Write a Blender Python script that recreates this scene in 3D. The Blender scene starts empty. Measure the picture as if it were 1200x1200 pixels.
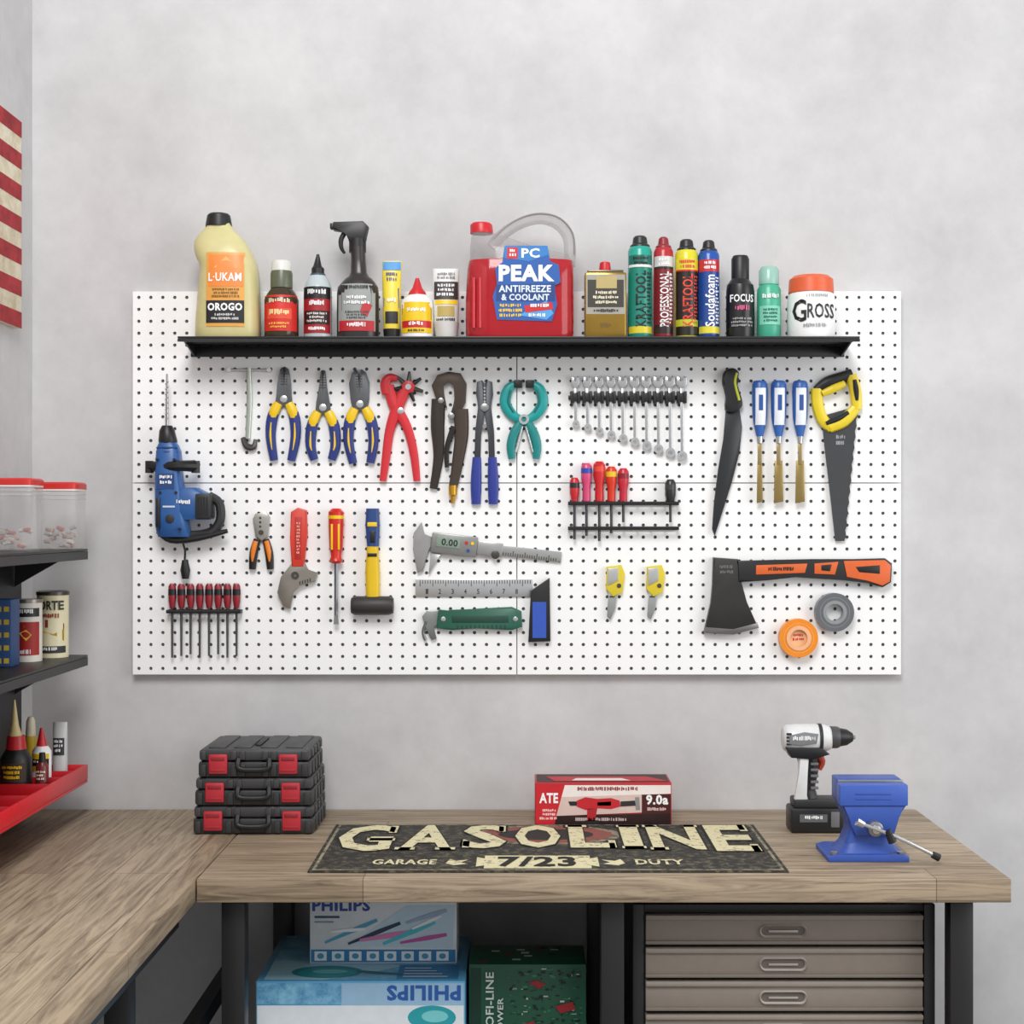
import bpy,bmesh,math,random
from mathutils import Vector
random.seed(4)
S=bpy.context.scene; C=S.collection
S.view_settings.view_transform='Standard'
CZ=1.46; BZ=0.90
# ---------------------------------------------------------------- materials
_m={}
def lin(h):
    h=h.lstrip('#'); o=[]
    for i in (0,2,4):
        c=int(h[i:i+2],16)/255; o.append(c/12.92 if c<=.04045 else ((c+.055)/1.055)**2.4)
    return o
def mt(h,r=.5,m=0,a=1,n=.08,sc=60,bump=0):
    k=(h,r,m,a,n,sc,bump)
    if k in _m: return _m[k]
    M=bpy.data.materials.new('paint_'+h.lstrip('#')); M.use_nodes=True; nt=M.node_tree; b=nt.nodes['Principled BSDF']
    c=lin(h); tc=nt.nodes.new('ShaderNodeTexCoord'); no=nt.nodes.new('ShaderNodeTexNoise'); no.inputs['Scale'].default_value=sc; no.inputs['Detail'].default_value=4
    nt.links.new(tc.outputs['Object'],no.inputs['Vector'])
    mx=nt.nodes.new('ShaderNodeMix'); mx.data_type='RGBA'
    mx.inputs[6].default_value=[x*(1-n) for x in c]+[1]; mx.inputs[7].default_value=[min(1,x*(1+n)) for x in c]+[1]
    nt.links.new(no.outputs['Fac'],mx.inputs[0]); nt.links.new(mx.outputs[2],b.inputs['Base Color'])
    b.inputs['Roughness'].default_value=r; b.inputs['Metallic'].default_value=m; b.inputs['Alpha'].default_value=a
    _m[k]=M; return M
def worn(name,h1,h2,lo,hi,sc=45):
    M=bpy.data.materials.new(name); M.use_nodes=True; nt=M.node_tree; b=nt.nodes['Principled BSDF']; N=nt.nodes.new; L=nt.links.new
    tc=N('ShaderNodeTexCoord'); n1=N('ShaderNodeTexNoise'); n1.inputs['Scale'].default_value=sc; n1.inputs['Detail'].default_value=9; n1.inputs['Roughness'].default_value=.75
    L(tc.outputs['Object'],n1.inputs['Vector']); r=N('ShaderNodeValToRGB'); e=r.color_ramp.elements; e[0].position=lo; e[0].color=lin(h1)+[1]; e[1].position=hi; e[1].color=lin(h2)+[1]
    L(n1.outputs['Fac'],r.inputs[0]); L(r.outputs[0],b.inputs['Base Color']); b.inputs['Roughness'].default_value=.85; return M
def concrete():
    M=bpy.data.materials.new('plaster_concrete'); M.use_nodes=True; nt=M.node_tree; b=nt.nodes['Principled BSDF']; N=nt.nodes.new; L=nt.links.new
    tc=N('ShaderNodeTexCoord'); n1=N('ShaderNodeTexNoise'); n1.inputs['Scale'].default_value=4.2; n1.inputs['Detail'].default_value=12; n1.inputs['Roughness'].default_value=.66; n1.inputs['Distortion'].default_value=.12
    n2=N('ShaderNodeTexNoise'); n2.inputs['Scale'].default_value=26; n2.inputs['Detail'].default_value=9; n2.inputs['Roughness'].default_value=.72
    L(tc.outputs['Object'],n1.inputs['Vector']); L(tc.outputs['Object'],n2.inputs['Vector'])
    r=N('ShaderNodeValToRGB'); e=r.color_ramp.elements; e[0].position=.34; e[0].color=lin('#bcbbbc')+[1]; e[1].position=.66; e[1].color=lin('#cccbcc')+[1]
    L(n1.outputs['Fac'],r.inputs[0])
    mx=N('ShaderNodeMix'); mx.data_type='RGBA'; mx.blend_type='SOFT_LIGHT'; mx.inputs[0].default_value=.2
    L(r.outputs[0],mx.inputs[6]); L(n2.outputs['Fac'],mx.inputs[7])
    L(mx.outputs[2],b.inputs['Base Color'])
    b.inputs['Roughness'].default_value=.85
    bu=N('ShaderNodeBump'); bu.inputs['Strength'].default_value=.16; bu.inputs['Distance'].default_value=.004; L(n1.outputs['Fac'],bu.inputs['Height']); L(bu.outputs[0],b.inputs['Normal'])
    return M
def wood(name,rot):
    M=bpy.data.materials.new(name); M.use_nodes=True; nt=M.node_tree; b=nt.nodes['Principled BSDF']; N=nt.nodes.new; L=nt.links.new
    tc=N('ShaderNodeTexCoord'); mp=N('ShaderNodeMapping'); mp.inputs['Rotation'].default_value=(0,0,rot); mp.inputs['Location'].default_value=(.35,.02,0); L(tc.outputs['Object'],mp.inputs['Vector'])
    br=N('ShaderNodeTexBrick'); br.inputs['Scale'].default_value=1; br.inputs['Brick Width'].default_value=.9; br.inputs['Row Height'].default_value=.098
    br.inputs['Mortar Size'].default_value=.0009; br.inputs['Mortar Smooth'].default_value=.3
    br.inputs['Color1'].default_value=lin('#b6a48c')+[1]; br.inputs['Color2'].default_value=lin('#9b8972')+[1]; br.inputs['Mortar'].default_value=lin('#6f604f')+[1]
    L(mp.outputs[0],br.inputs['Vector'])
    m2=N('ShaderNodeMapping'); m2.inputs['Scale'].default_value=(2.6,42,42); L(mp.outputs[0],m2.inputs['Vector'])
    n1=N('ShaderNodeTexNoise'); n1.inputs['Scale'].default_value=1.5; n1.inputs['Detail'].default_value=9; n1.inputs['Roughness'].default_value=.68; n1.inputs['Distortion'].default_value=1.6
    L(m2.outputs[0],n1.inputs['Vector'])
    r=N('ShaderNodeValToRGB'); e=r.color_ramp.elements; e[0].position=.33; e[0].color=(.27,.24,.21,1); e[1].position=.58; e[1].color=(1.06,1.05,1.04,1)
    L(n1.outputs['Fac'],r.inputs[0])
    mx=N('ShaderNodeMix'); mx.data_type='RGBA'; mx.blend_type='MULTIPLY'; mx.inputs[0].default_value=.88; L(br.outputs['Color'],mx.inputs[6]); L(r.outputs[0],mx.inputs[7])
    L(mx.outputs[2],b.inputs['Base Color']); b.inputs['Roughness'].default_value=.55
    return M
# ---------------------------------------------------------------- builder
ALL=[]
def cat(p,k=4):
    if len(p)<3: return [tuple(q) for q in p]
    o=[]; n=len(p)
    for i in range(n-1):
        a=p[max(0,i-1)]; b=p[i]; c=p[i+1]; d=p[min(n-1,i+2)]
        for j in range(k):
            t=j/k
            o.append(tuple(.5*(2*b[q]+(c[q]-a[q])*t+(2*a[q]-5*b[q]+4*c[q]-d[q])*t*t+(3*b[q]-a[q]-3*c[q]+d[q])*t**3) for q in range(len(b))))
    o.append(tuple(p[-1])); return o
def tagp(o,label=None,cat_=None,group=None,kind=None):
    for k,v in (('label',label),('category',cat_),('group',group),('kind',kind)):
        if v: o[k]=v
class T:
    def __init__(s,name,label,cat_,px,py,d,group=None,world=None,kind=None):
        s.d=d; s.s=(3-d)/1800; s.px=px; s.py=py
        loc=Vector(world) if world else Vector(((px-612)*s.s,-d,CZ-(py-612)*s.s))
        s.o=bpy.data.objects.new(name,None); s.o.empty_display_size=.02; s.o.location=loc; s.loc=loc; C.objects.link(s.o); tagp(s.o,label,cat_,group,kind)
    def p(s,name,label=None,parent=None): return M_(s,name,parent.o if parent else s.o,label)
class TM(T):
    def __init__(s,name,label,cat_,px,py,d,group=None,world=None,kind=None):
        s.d=d; s.s=(3-d)/1800; s.px=px; s.py=py
        s.loc=Vector(world) if world else Vector(((px-612)*s.s,-d,CZ-(py-612)*s.s)); s.o=None
        s.m=M_(s,name,None,label); s.m.o.location=s.loc; tagp(s.m.o,label,cat_,group,kind)
class M_:
    def __init__(s,t,name,parent,label=None):
        s.t=t; s.bm=bmesh.new(); s.me=bpy.data.meshes.new(name); s.o=bpy.data.objects.new(name,s.me); C.objects.link(s.o); s.o.parent=parent
        if label: s.o['label']=label
        s.mi={}; s.R=None; ALL.append(s)
    def i(s,m):
        if m.name not in s.mi: s.mi[m.name]=len(s.me.materials); s.me.materials.append(m)
        return s.mi[m.name]
    def W(s,x,y,f=0):
        if s.R:
            cx,cy,a=s.R; dx,dy=x-cx,y-cy; c,q=math.cos(a),math.sin(a); x,y=cx+dx*c-dy*q,cy+dx*q+dy*c
        k=s.t.s; return s.bm.verts.new(((x-s.t.px)*k,-f*k,-(y-s.t.py)*k))
    def face(s,v,i):
        try:
            f=s.bm.faces.new(v); f.material_index=i; return f
        except ValueError: return None
    def poly(s,pts,f0,f1,m,bev=0,sm=False):
        if sm:
            n=len(pts); q=cat([pts[-1]]+list(pts)+[pts[0],pts[1]],3); pts=q[3:3+3*n]
        i=s.i(m); a=[s.W(x,y,f0) for x,y in pts]; b=[s.W(x,y,f1) for x,y in pts]; n=len(pts)
        s.face(a,i); fr=s.face(b,i)
        for k in range(n): s.face([a[k],a[(k+1)%n],b[(k+1)%n],b[k]],i)
        if bev and fr: bmesh.ops.bevel(s.bm,geom=list(fr.edges),offset=bev*s.t.s,segments=2,profile=.5,affect='EDGES',clamp_overlap=True,material=i)
    def _bx(s,v,i,bev):
        fs=[s.face([v[k] for k in q],i) for q in ((0,1,3,2),(4,6,7,5),(0,4,5,1),(2,3,7,6),(0,2,6,4),(1,5,7,3))]
        if bev:
            es=list({e for f in fs for e in f.edges}); bmesh.ops.bevel(s.bm,geom=es,offset=bev,segments=2,profile=.5,affect='EDGES',clamp_overlap=True,material=i)
    def box(s,x0,x1,y0,y1,f0,f1,m,bev=0): s._bx([s.W(x,y,f) for x in (x0,x1) for y in (y0,y1) for f in (f0,f1)],s.i(m),bev*s.t.s)
    def wb(s,x0,x1,y0,y1,z0,z1,m,bev=0):
        l=s.t.loc; s._bx([s.bm.verts.new((x-l.x,y-l.y,z-l.z)) for x in (x0,x1) for y in (y0,y1) for z in (z0,z1)],s.i(m),bev)
    def tube(s,pts,r,m,fl=1,seg=10,k=4,r2=None):
        pts=[tuple(p) if len(p)==3 else (p[0],p[1],0) for p in pts]; n=len(pts)
        if not isinstance(r,(list,tuple)): r=[r]*n
        q=cat([tuple(pts[j])+(r[j],) for j in range(n)],k); i=s.i(m); rings=[]
        for j,p in enumerate(q):
            a=Vector(q[max(0,j-1)][:3]); b=Vector(q[min(len(q)-1,j+1)][:3]); t=(b-a).normalized()
            up=Vector((0,0,1)) if abs(t.z)<.95 else Vector((0,1,0))
            sd=t.cross(up).normalized(); u2=sd.cross(t).normalized(); c=Vector(p[:3])
            rings.append([s.W(*(c+sd*math.cos(w)*p[3]+u2*math.sin(w)*p[3]*fl)) for w in [2*math.pi*z/seg for z in range(seg)]])
        for a,b in zip(rings,rings[1:]):
            for z in range(seg): s.face([a[z],a[(z+1)%seg],b[(z+1)%seg],b[z]],i)
        s.face(rings[0],i); s.face(rings[-1],i)
    def body(s,rows,m,n=2,fc=0,seg=28,sm=0):
        rows=[tuple(r) if len(r)==4 else (r[0],r[1],r[2],(r[2]-r[1])/2) for r in rows]
        if sm: rows=cat(rows,sm)
        i=s.i(m); rings=[]
        sg=lambda v:math.copysign(abs(v)**(2/n),v)
        for y,l,r,h in rows:
            c=(l+r)/2; a=(r-l)/2
            rings.append([s.W(c+a*sg(math.cos(w)),y,fc+h*sg(math.sin(w))) for w in [2*math.pi*z/seg for z in range(seg)]])
        for a,b in zip(rings,rings[1:]):
            for z in range(seg): s.face([a[z],a[(z+1)%seg],b[(z+1)%seg],b[z]],i)
        s.face(rings[0],i); s.face(rings[-1],i)
        R=sorted(rows)
        def df(x,y,off=.7):
            y=min(max(y,R[0][0]),R[-1][0])
            for a,b in zip(R,R[1:]):
                if a[0]<=y<=b[0]:
                    t=(y-a[0])/max(1e-6,b[0]-a[0]); break
            l,r,h=[a[k]+(b[k]-a[k])*t for k in (1,2,3)]
            u=min(.985,abs(x-(l+r)/2)/max(.01,(r-l)/2)); return fc+h*(1-u**n)**(1/n)+off
        return df
    def patch(s,x0,x1,y0,y1,m,df,nx=10,ny=4,off=0):
        i=s.i(m); g=df if callable(df) else (lambda x,y:df)
        v=[[s.W(x0+(x1-x0)*a/nx,y0+(y1-y0)*b/ny,g(x0+(x1-x0)*a/nx,y0+(y1-y0)*b/ny)+off) for a in range(nx+1)] for b in range(ny+1)]
        for b in range(ny):
            for a in range(nx): s.face([v[b][a],v[b][a+1],v[b+1][a+1],v[b+1][a]],i)
    def pp(s,pts,m,df,off=0):
        g=df if callable(df) else (lambda x,y:df); s.face([s.W(x,y,g(x,y)+off) for x,y in pts],s.i(m))
    def bars(s,x0,x1,y0,y1,n,m,df,off=.9,ctr=True):     # print too small to read
        h=(y1-y0)/n; g=df if callable(df) else (lambda x,y:df); i=s.i(m)
        for k in range(n):
            a=x0+random.random()*(x1-x0)*.18; b=x1-(a-x0 if ctr else random.random()*(x1-x0)*.25); x=a; y=y0+k*h
            while x<b-.8:
                w=min(b-x,random.uniform(.9,1.9)); u0=random.choice((0,0,.12))*h; u1=random.choice((.5,.62,.62))*h; q=[(x,y+u0),(x+w,y+u0),(x+w,y+u1),(x,y+u1)]
                s.face([s.W(u,v,g(u,v)+off) for u,v in q],i); x+=w+random.choice((.5,.5,.5,1.4))
    def text(s,st,x0,x1,y0,y1,m,df,rot=0,bold=.02,off=.4,flat=None):
        vs,fs=glyphs(st,bold); i=s.i(m); g=df if callable(df) else (lambda x,y:df); o=[]
        for u,v in vs:
            if rot==90: u,v=1-v,u
            elif rot==-90: u,v=v,1-u
            elif rot==180: u,v=1-u,1-v
            x=x0+u*(x1-x0); y=y1-v*(y1-y0); o.append(s.W(x,y,g(x,y)+off))
        for f in fs: s.face([o[k] for k in f],i)
    def ring(s,cx,cy,r0,r1,f0,f1,m,seg=28,ey=1):
        i=s.i(m); V=[]
        for w in [2*math.pi*z/seg for z in range(seg)]:
            c,q=math.cos(w),math.sin(w)*ey; V.append([s.W(cx+r*c,cy+r*q,f) for r,f in ((r0,f0),(r1,f0),(r1,f1),(r0,f1))])
        for z in range(seg):
            a,b=V[z],V[(z+1)%seg]
            for k in range(4): s.face([a[k],a[(k+1)%4],b[(k+1)%4],b[k]],i)
    def disc(s,cx,cy,r,f0,f1,m,seg=16,bev=0,ey=1): s.poly([(cx+r*math.cos(2*math.pi*z/seg),cy+r*ey*math.sin(2*math.pi*z/seg)) for z in range(seg)],f0,f1,m,bev)
    def end(s):
        bm=s.bm; bmesh.ops.recalc_face_normals(bm,faces=bm.faces)
        for f in bm.faces: f.smooth=True
        for e in bm.edges:
            if len(e.link_faces)==2 and e.calc_face_angle(0)>.6: e.smooth=False
        bm.to_mesh(s.me); bm.free()
_g={}
def glyphs(st,bold):
    if (st,bold) in _g: return _g[(st,bold)]
    cu=bpy.data.curves.new('t','FONT'); cu.body=st; cu.resolution_u=2; cu.offset=bold; cu.space_line=.8; cu.space_character=1+bold*2.2
    ob=bpy.data.objects.new('t',cu); C.objects.link(ob); dg=bpy.context.evaluated_depsgraph_get(); me=ob.evaluated_get(dg).to_mesh()
    P=[v.co.copy() for v in me.vertices]; xs=[p.x for p in P]; ys=[p.y for p in P]; a,b,c,d=min(xs),max(xs),min(ys),max(ys)
    r=([((p.x-a)/(b-a),(p.y-c)/max(1e-6,d-c)) for p in P],[tuple(f.vertices) for f in me.polygons])
    ob.evaluated_get(dg).to_mesh_clear(); bpy.data.objects.remove(ob); bpy.data.curves.remove(cu); _g[(st,bold)]=r; return r
# palette
BLK=mt('#19191b',.42); DK=mt('#2a2a2c',.5); GR=mt('#6c6c6e',.5); WH=mt('#efefee',.4); PW=mt('#f6f6f6',.35)
RED=mt('#c8202a',.35); YEL=mt('#f0c619',.35); BLU=mt('#2349a0',.4); CH=mt('#cfd0d1',.25,.9); ST=mt('#9a9b9c',.32,.8); DST=mt('#54504c',.38,.6); ORG=mt('#f08a2a',.45)
# ---------------------------------------------------------------- setting
con=concrete()
def struct(name,x0,x1,y0,y1,z0,z1,m):
    t=TM(name,None,None,0,0,0,world=((x0+x1)/2,(y0+y1)/2,z0),kind='structure'); t.m.wb(x0,x1,y0,y1,z0,z1,m); return t
WX=-.957
struct('wall_back',WX-.1,3.2,0,.1,0,2.9,con); struct('wall_left',WX-.1,WX,-4.2,0,0,2.9,con)
struct('floor',WX-.1,3.2,-4.2,.1,-.1,0,mt('#8e8c89',.6,sc=6,n=.12))
# ---------------------------------------------------------------- pegboard panels
pegm=mt('#f7f7f7',.4,n=.01)
def pegmesh(w,h,nx,ny,r,th):
    v=[];f=[]
    cx,cz=w/nx,h/ny
    sq=[(1,0),(1,1),(0,1),(-1,1),(-1,0),(-1,-1),(0,-1),(1,-1)]
    for j in range(ny):
        for i in range(nx):
            ox,oz=(i+.5)*cx,(j+.5)*cz; b=len(v)
            for q in sq: v.append((ox+q[0]*cx/2,-th,oz+q[1]*cz/2))
            for k in range(8): a=k*math.pi/4; v.append((ox+r*math.cos(a),-th,oz+r*math.sin(a)))
            for k in range(8): a=k*math.pi/4; v.append((ox+r*math.cos(a),-th+.004,oz+r*math.sin(a)))
            for k in range(8):
                n=(k+1)%8; f.append((b+k,b+n,b+8+n,b+8+k)); f.append((b+8+k,b+8+n,b+16+n,b+16+k))
    b=len(v); v+= [(0,-th,0),(w,-th,0),(w,-th,h),(0,-th,h),(0,0,0),(w,0,0),(w,0,h),(0,0,h)]
    for k in range(4): n=(k+1)%4; f.append((b+k,b+4+k,b+4+n,b+n))
    me=bpy.data.meshes.new('panel_face'); me.from_pydata(v,[],f); me.materials.append(pegm); me.update()
    return me
k2=2.98/1800
pw,ph=449.6*k2,223.9*k2
pm=pegmesh(pw,ph,32,16,.0035,.0195)
shade_me=bpy.data.meshes.new('hole_shade'); shade_me.from_pydata([(0.001,-.015,.001),(pw-.001,-.015,.001),(pw-.001,-.015,ph-.001),(0.001,-.015,ph-.001)],[],[(0,1,2,3)]); shade_me.materials.append(mt('#5d5f62',.7))  # added dark grey sheet, its colour stands in for shade inside the holes
for (x,y,l) in ((155.6,565.4,'upper left'),(606.3,565.4,'upper right'),(155.6,790.4,'lower left'),(606.3,790.4,'lower right')):
    o=bpy.data.objects.new('pegboard_panel',None); o.empty_display_size=.05; C.objects.link(o); o.location=((x-612)*k2,-.0003,CZ-(y-612)*k2)
    tagp(o,'white perforated steel pegboard panel, %s of the four on the wall'%l,'pegboard','white pegboard panels on the wall')
    for n,me in (('panel_face',pm),('hole_shade',shade_me)):
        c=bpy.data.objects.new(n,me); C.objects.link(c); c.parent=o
# ---------------------------------------------------------------- black shelf on pegboard
SZ=CZ+.3464
t=T('wall_shelf','long black metal shelf across the pegboard, carrying bottles and cans','shelf',0,0,0,world=(-.0065,-.02,SZ-.004))
m=t.p('shelf_plate'); m.wb(-.642,.629,-.14,-.021,SZ-.004,SZ,BLK,.001); m.wb(-.642,.629,-.14,-.137,SZ-.010,SZ-.0045,BLK)
m=t.p('rear_flange'); m.wb(-.642,.624,-.0255,-.0205,SZ-.026,SZ-.0045,BLK,.001)
for x in (-.636,.617):
    m=t.p('end_bracket'); l=t.loc; a=[(x,-.0265,SZ-.0045),(x,-.13,SZ-.0045),(x,-.0265,SZ-.025)]
    va=[m.bm.verts.new(Vector(q)-l) for q in a]; vb=[m.bm.verts.new(Vector(q)-l+Vector((.003,0,0))) for q in a]; i=m.i(BLK)
    m.face(va,i); m.face(vb,i)
    for k in range(3): m.face([va[k],va[(k+1)%3],vb[(k+1)%3],vb[k]],i)
# ---------------------------------------------------------------- bottles on the shelf
D=.08; B=612-.3464*1800/(3-D)-.1
SG='bottles and cans on the black wall shelf'
def bt(name,label,c,cx,d=D): return T(name,label,c,cx,B,d,SG)
# 1 yellow jug
t=bt('oil_jug','pale yellow plastic jug with black cap and orange label, leftmost on the shelf','bottle',266)
jy=mt('#cdc48e',.3)
m=t.p('body'); df=m.body([(B,232,303,24),(B-4,230,305,27),(370,231,305,28),(335,234,304,28),(315,236,302,27),(305,232,299,26),(295,229,295,24),(284,229,288,20),(275,234,280,16),(268,242,273,13),(263,243,271,12)],jy,n=3,sm=2)
m=t.p('cap'); m.body([(266,241,272,15),(264,241,272,15),(253,243,270,14),(251,245,268,12)],BLK,seg=20)
m=t.p('label'); m.patch(247,291,300,386,mt('#dfa04a',.4),df); m.patch(247,291,356,382,BLK,df,off=.3); m.patch(250,290,303,340,mt('#e8873a',.4),df,off=.3)
m.pp([(256,318),(270,305),(284,318)],mt('#f4b365'),df,.6); m.text('L·UKAM',250,288,324,334,PW,df,off=1); m.bars(253,287,342,354,3,mt('#7a5316'),df)
m.text('OROGO',249,289,359,368,PW,df,off=1,bold=.04); m.bars(252,286,371,380,2,mt('#c9c9c9'),df,off=1)
# 2 red label bottle
t=bt('sauce_bottle','small dark bottle with pale cap and bright red label beside the yellow jug','bottle',330)
m=t.p('body'); df=m.body([(B,311,349),(B-3,310,350),(352,310,350),(345,313,347),(338,318,342),(334,320,340)],mt('#3b3222',.15),sm=1)
m=t.p('cap'); m.body([(338,317,343),(322,317,343),(318,318,342)],mt('#5e6350',.3),seg=20); m.body([(318.5,318,342),(309,318,342),(306,320,340)],mt('#d9d8d2',.35),seg=20)
m=t.p('label'); m.patch(311,349,348,390,mt('#cf261f'),df); m.pp([(314,350),(346,350),(342,361),(318,361)],mt('#3a2018'),df,.3); m.bars(317,343,352,360,1,mt('#e9d9b5'),df); m.patch(316,344,364,376,mt('#e14b2c'),df,off=.3); m.bars(318,342,365,375,1,mt('#f4e1a5'),df); m.bars(316,344,380,388,2,mt('#f0b04a'),df)
# 3 nozzle bottle
t=bt('nozzle_bottle','grey shouldered bottle with dark nozzle and black and red label','bottle',372)
m=t.p('body'); df=m.body([(B,357,388),(B-2,356,389),(345,356,389),(336,357,388),(327,361,384),(321,365,380)],mt('#b9c3c6',.2),sm=2)
m=t.p('nozzle'); m.body([(323,365,380),(315,365,380),(312,367,377),(302,370,375),(298,371,374)],BLK,seg=16); m.body([(327,362,383),(321,364,381)],mt('#3a4a5a'),seg=16)
m=t.p('label'); m.patch(357,388,338,392,mt('#a31b25'),df); m.patch(357,388,338,352,BLK,df,off=.3); m.patch(358,387,366,382,mt('#2a1416'),df,off=.3); m.bars(360,386,341,350,1,PW,df); m.bars(361,385,354,363,1,PW,df); m.bars(361,385,368,381,3,mt('#d9d2cc'),df); m.bars(362,384,385,391,1,PW,df)
# 4 spray bottle
t=bt('spray_bottle','tall black trigger spray bottle with grey and red label','spray bottle',419)
m=t.p('body'); df=m.body([(B,396,443,18),(B-3,395,444,19),(345,395,444,19),(335,398,442,18),(327,405,436,14),(320,411,430,10),(290,411,428,9)],mt('#2f2a2a',.28),n=2.4,sm=2)
m=t.p('spray_head'); m.body([(296,409,429,9),(284,409,429,9),(280,408,430,9)],BLK,seg=18); m.poly([(391,261),(426,260),(432,266),(428,284),(410,284),(405,272),(391,270)],-7,7,BLK,2); m.box(387,392,262,269,-4,4,BLK,1)
m=t.p('trigger'); m.tube([(406,270),(400,280),(400,290),(404,297)],[3,3,2.5,1.5],BLK)
m=t.p('label'); m.patch(398,441,335,390,mt('#979b98'),df); m.pp([(402,348),(437,341),(437,362),(402,366)],mt('#2f3a3c'),df,.3); m.patch(399,440,378,390,mt('#b31f2a'),df,off=.3); m.bars(404,436,337,343,1,BLK,df); m.bars(405,435,349,361,2,PW,df); m.bars(403,437,367,377,3,mt('#3c3f40'),df); m.bars(405,434,380,388,1,PW,df)
m.pp([(428,355),(438,360),(432,374),(424,368)],mt('#b8323a'),df,.8)
# 5 yellow tube
t=bt('glue_tube','slim yellow and blue glue tube standing on its black cap','tube',459)
m=t.p('tube_body'); df=m.body([(388,450,468,9),(370,449,469,9),(330,448,470,6),(308,448,471,1.5),(306,448,471,1.2)],mt('#e6cf3e',.35),n=2.2)
m.patch(449,470,307,317,mt('#4a93cf'),df); m.pp([(450,360),(450,350),(468,338),(468,362)],mt('#2b3b88'),df,.3); m.bars(451,468,320,332,2,mt('#2b3b88'),df); m.bars(452,467,350,358,1,PW,df,off=1.1); m.patch(452,467,366,380,mt('#2a2a2c'),df)
m=t.p('cap'); m.body([(B,450,468),(386,449,469)],BLK,seg=20)
# 6 white glue red tip
t=bt('glue_bottle','white glue bottle with red cone tip and yellow and black label','bottle',489)
m=t.p('body'); df=m.body([(B,472,507),(B-3,470,508),(358,470,508),(350,474,504),(344,482,497)],PW,sm=2)
m=t.p('nozzle'); m.body([(348,478,500),(343,479,499),(338,483,495),(326,487,491)],RED,seg=18)
m=t.p('label'); m.patch(471,507,356,392,YEL,df); m.pp([(472,358),(506,362),(506,376),(472,370)],BLK,df,.3); m.bars(475,504,363,370,1,PW,df); m.patch(472,506,378,386,RED,df,off=.3); m.bars(476,502,379,386,1,PW,df); m.bars(476,502,388,392,1,BLK,df)
# 7 white tube
t=bt('filler_tube','white squeeze tube with dark label band, right of the red tipped glue','tube',522)
m=t.p('tube_body'); df=m.body([(380,509,537,12),(360,508,538,11),(335,507,538,8),(317,507,538,1.8),(315,507,538,1.2)],mt('#dededb',.35),n=2.2)
m.patch(509,537,331,352,mt('#3a3433'),df); m.patch(510,536,353,358,YEL,df); m.bars(511,535,334,350,3,PW,df); m.bars(512,534,320,329,2,GR,df); m.patch(513,533,360,372,mt('#b9a25a'),df); m.bars(511,535,374,380,1,BLK,df)
m=t.p('cap'); m.body([(B,511,536),(378,508,538)],mt('#d2d0cc'),seg=22)
# 8 antifreeze jug
t=bt('coolant_jug','large jug of red coolant with clear handle and blue label','jug',609)
clr=mt('#b4b0b0',.08,0,.36); m=t.p('body','red liquid filled lower body')
df=m.body([(B,548,670,30),(B-5,546,672,33),(350,546,672,33),(318,548,672,32),(308,550,671,30)],mt('#b51f29',.08,0,.86),n=4,sm=2,seg=40)
for x in (556,563): m.tube([(x,330,31),(x,360,31.5),(x,388,31)],1.6,mt('#c93440',.15))
m=t.p('upper_shell','clear plastic empty shoulder'); m.body([(308,550,671,30),(300,551,666,29),(290,551,625,26),(280,552,596,20),(274,553,577,12)],clr,n=3,seg=32)
m=t.p('handle','clear plastic loop handle'); m.tube([(576,290),(590,274),(610,262),(632,257),(652,262),(665,276),(668,294),(667,312)],[7,7,6.5,6,6.5,7,7,7],clr,fl=1.3)
m.tube([(578,282,6),(592,268,6),(612,256,6),(634,251.5,6),(656,257,6),(671,275,6),(673,300,6)],1.1,mt('#8f8b8b',.2,0,.8))
m=t.p('cap','red screw cap'); m.body([(274,551,578,13),(264,551,577,13),(262,553,575,12)],RED,seg=22)
m=t.p('label'); K=34.0
m.pp([(592,294),(641,294),(644,312),(654,316),(656,336),(649,340),(652,362),(646,381),(583,379),(578,352),(583,338),(581,320),(589,313)],mt('#1a57a6'),K)
m.pp([(592,294),(641,294),(643,304),(620,312),(591,308)],mt('#2a78bf'),K,.2); m.pp([(595,296),(607,296),(607,309),(594,309)],RED,K,.4); m.bars(596,606,298,308,2,PW,K,off=.6); m.text('PC',611,632,297,308,PW,K,off=.6,bold=.03)
m.pp([(582,339),(650,337),(650,358),(582,358)],mt('#12397e'),K,.15); m.pp([(608,374),(640,357),(648,372),(640,379)],mt('#4f9bd8'),K,.2)
m.text('PEAK',585,649,316,335,PW,K,bold=.045,off=.6); m.text('ANTIFREEZE',585,645,339.5,347.5,mt('#d6e6f6'),K,off=.6,bold=.03); m.text('& COOLANT',588,643,349.5,357,mt('#d6e6f6'),K,off=.6,bold=.03); m.pp([(614,363),(646,359),(648,367),(616,371)],RED,K,.5); m.bars(620,644,361,367,1,PW,K+.4); m.bars(585,612,361,378,3,YEL,K); m.bars(618,640,372,378,1,PW,K)
# 9 gold can
t=bt('oil_can','rectangular gold tin with red cap and grey and black label','tin',708)
m=t.p('can_body'); m.box(685,733,321,B,-14,14,mt('#a9873c',.25,.75),2); m.patch(686.5,731.5,324,370,mt('#a09c93'),14.3); m.patch(688,730,330,362,mt('#38342c'),14.5)
m.patch(698,722,326,340,mt('#b6a36a'),14.6); m.bars(692,727,343,360,3,mt('#e4dcc0'),14.6,off=.2); m.bars(692,727,364,370,1,BLK,14.6,off=.2); m.bars(700,718,380,389,1,mt('#6b4e14'),14.6,off=.2)
m=t.p('cap'); m.body([(321,702,716),(316,702,716),(308,703,715),(307,705,713)],RED,seg=18)
m=t.p('top_rim'); m.box(688,730,318,321.5,-12,12,mt('#6b6558',.3,.7),1)
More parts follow.
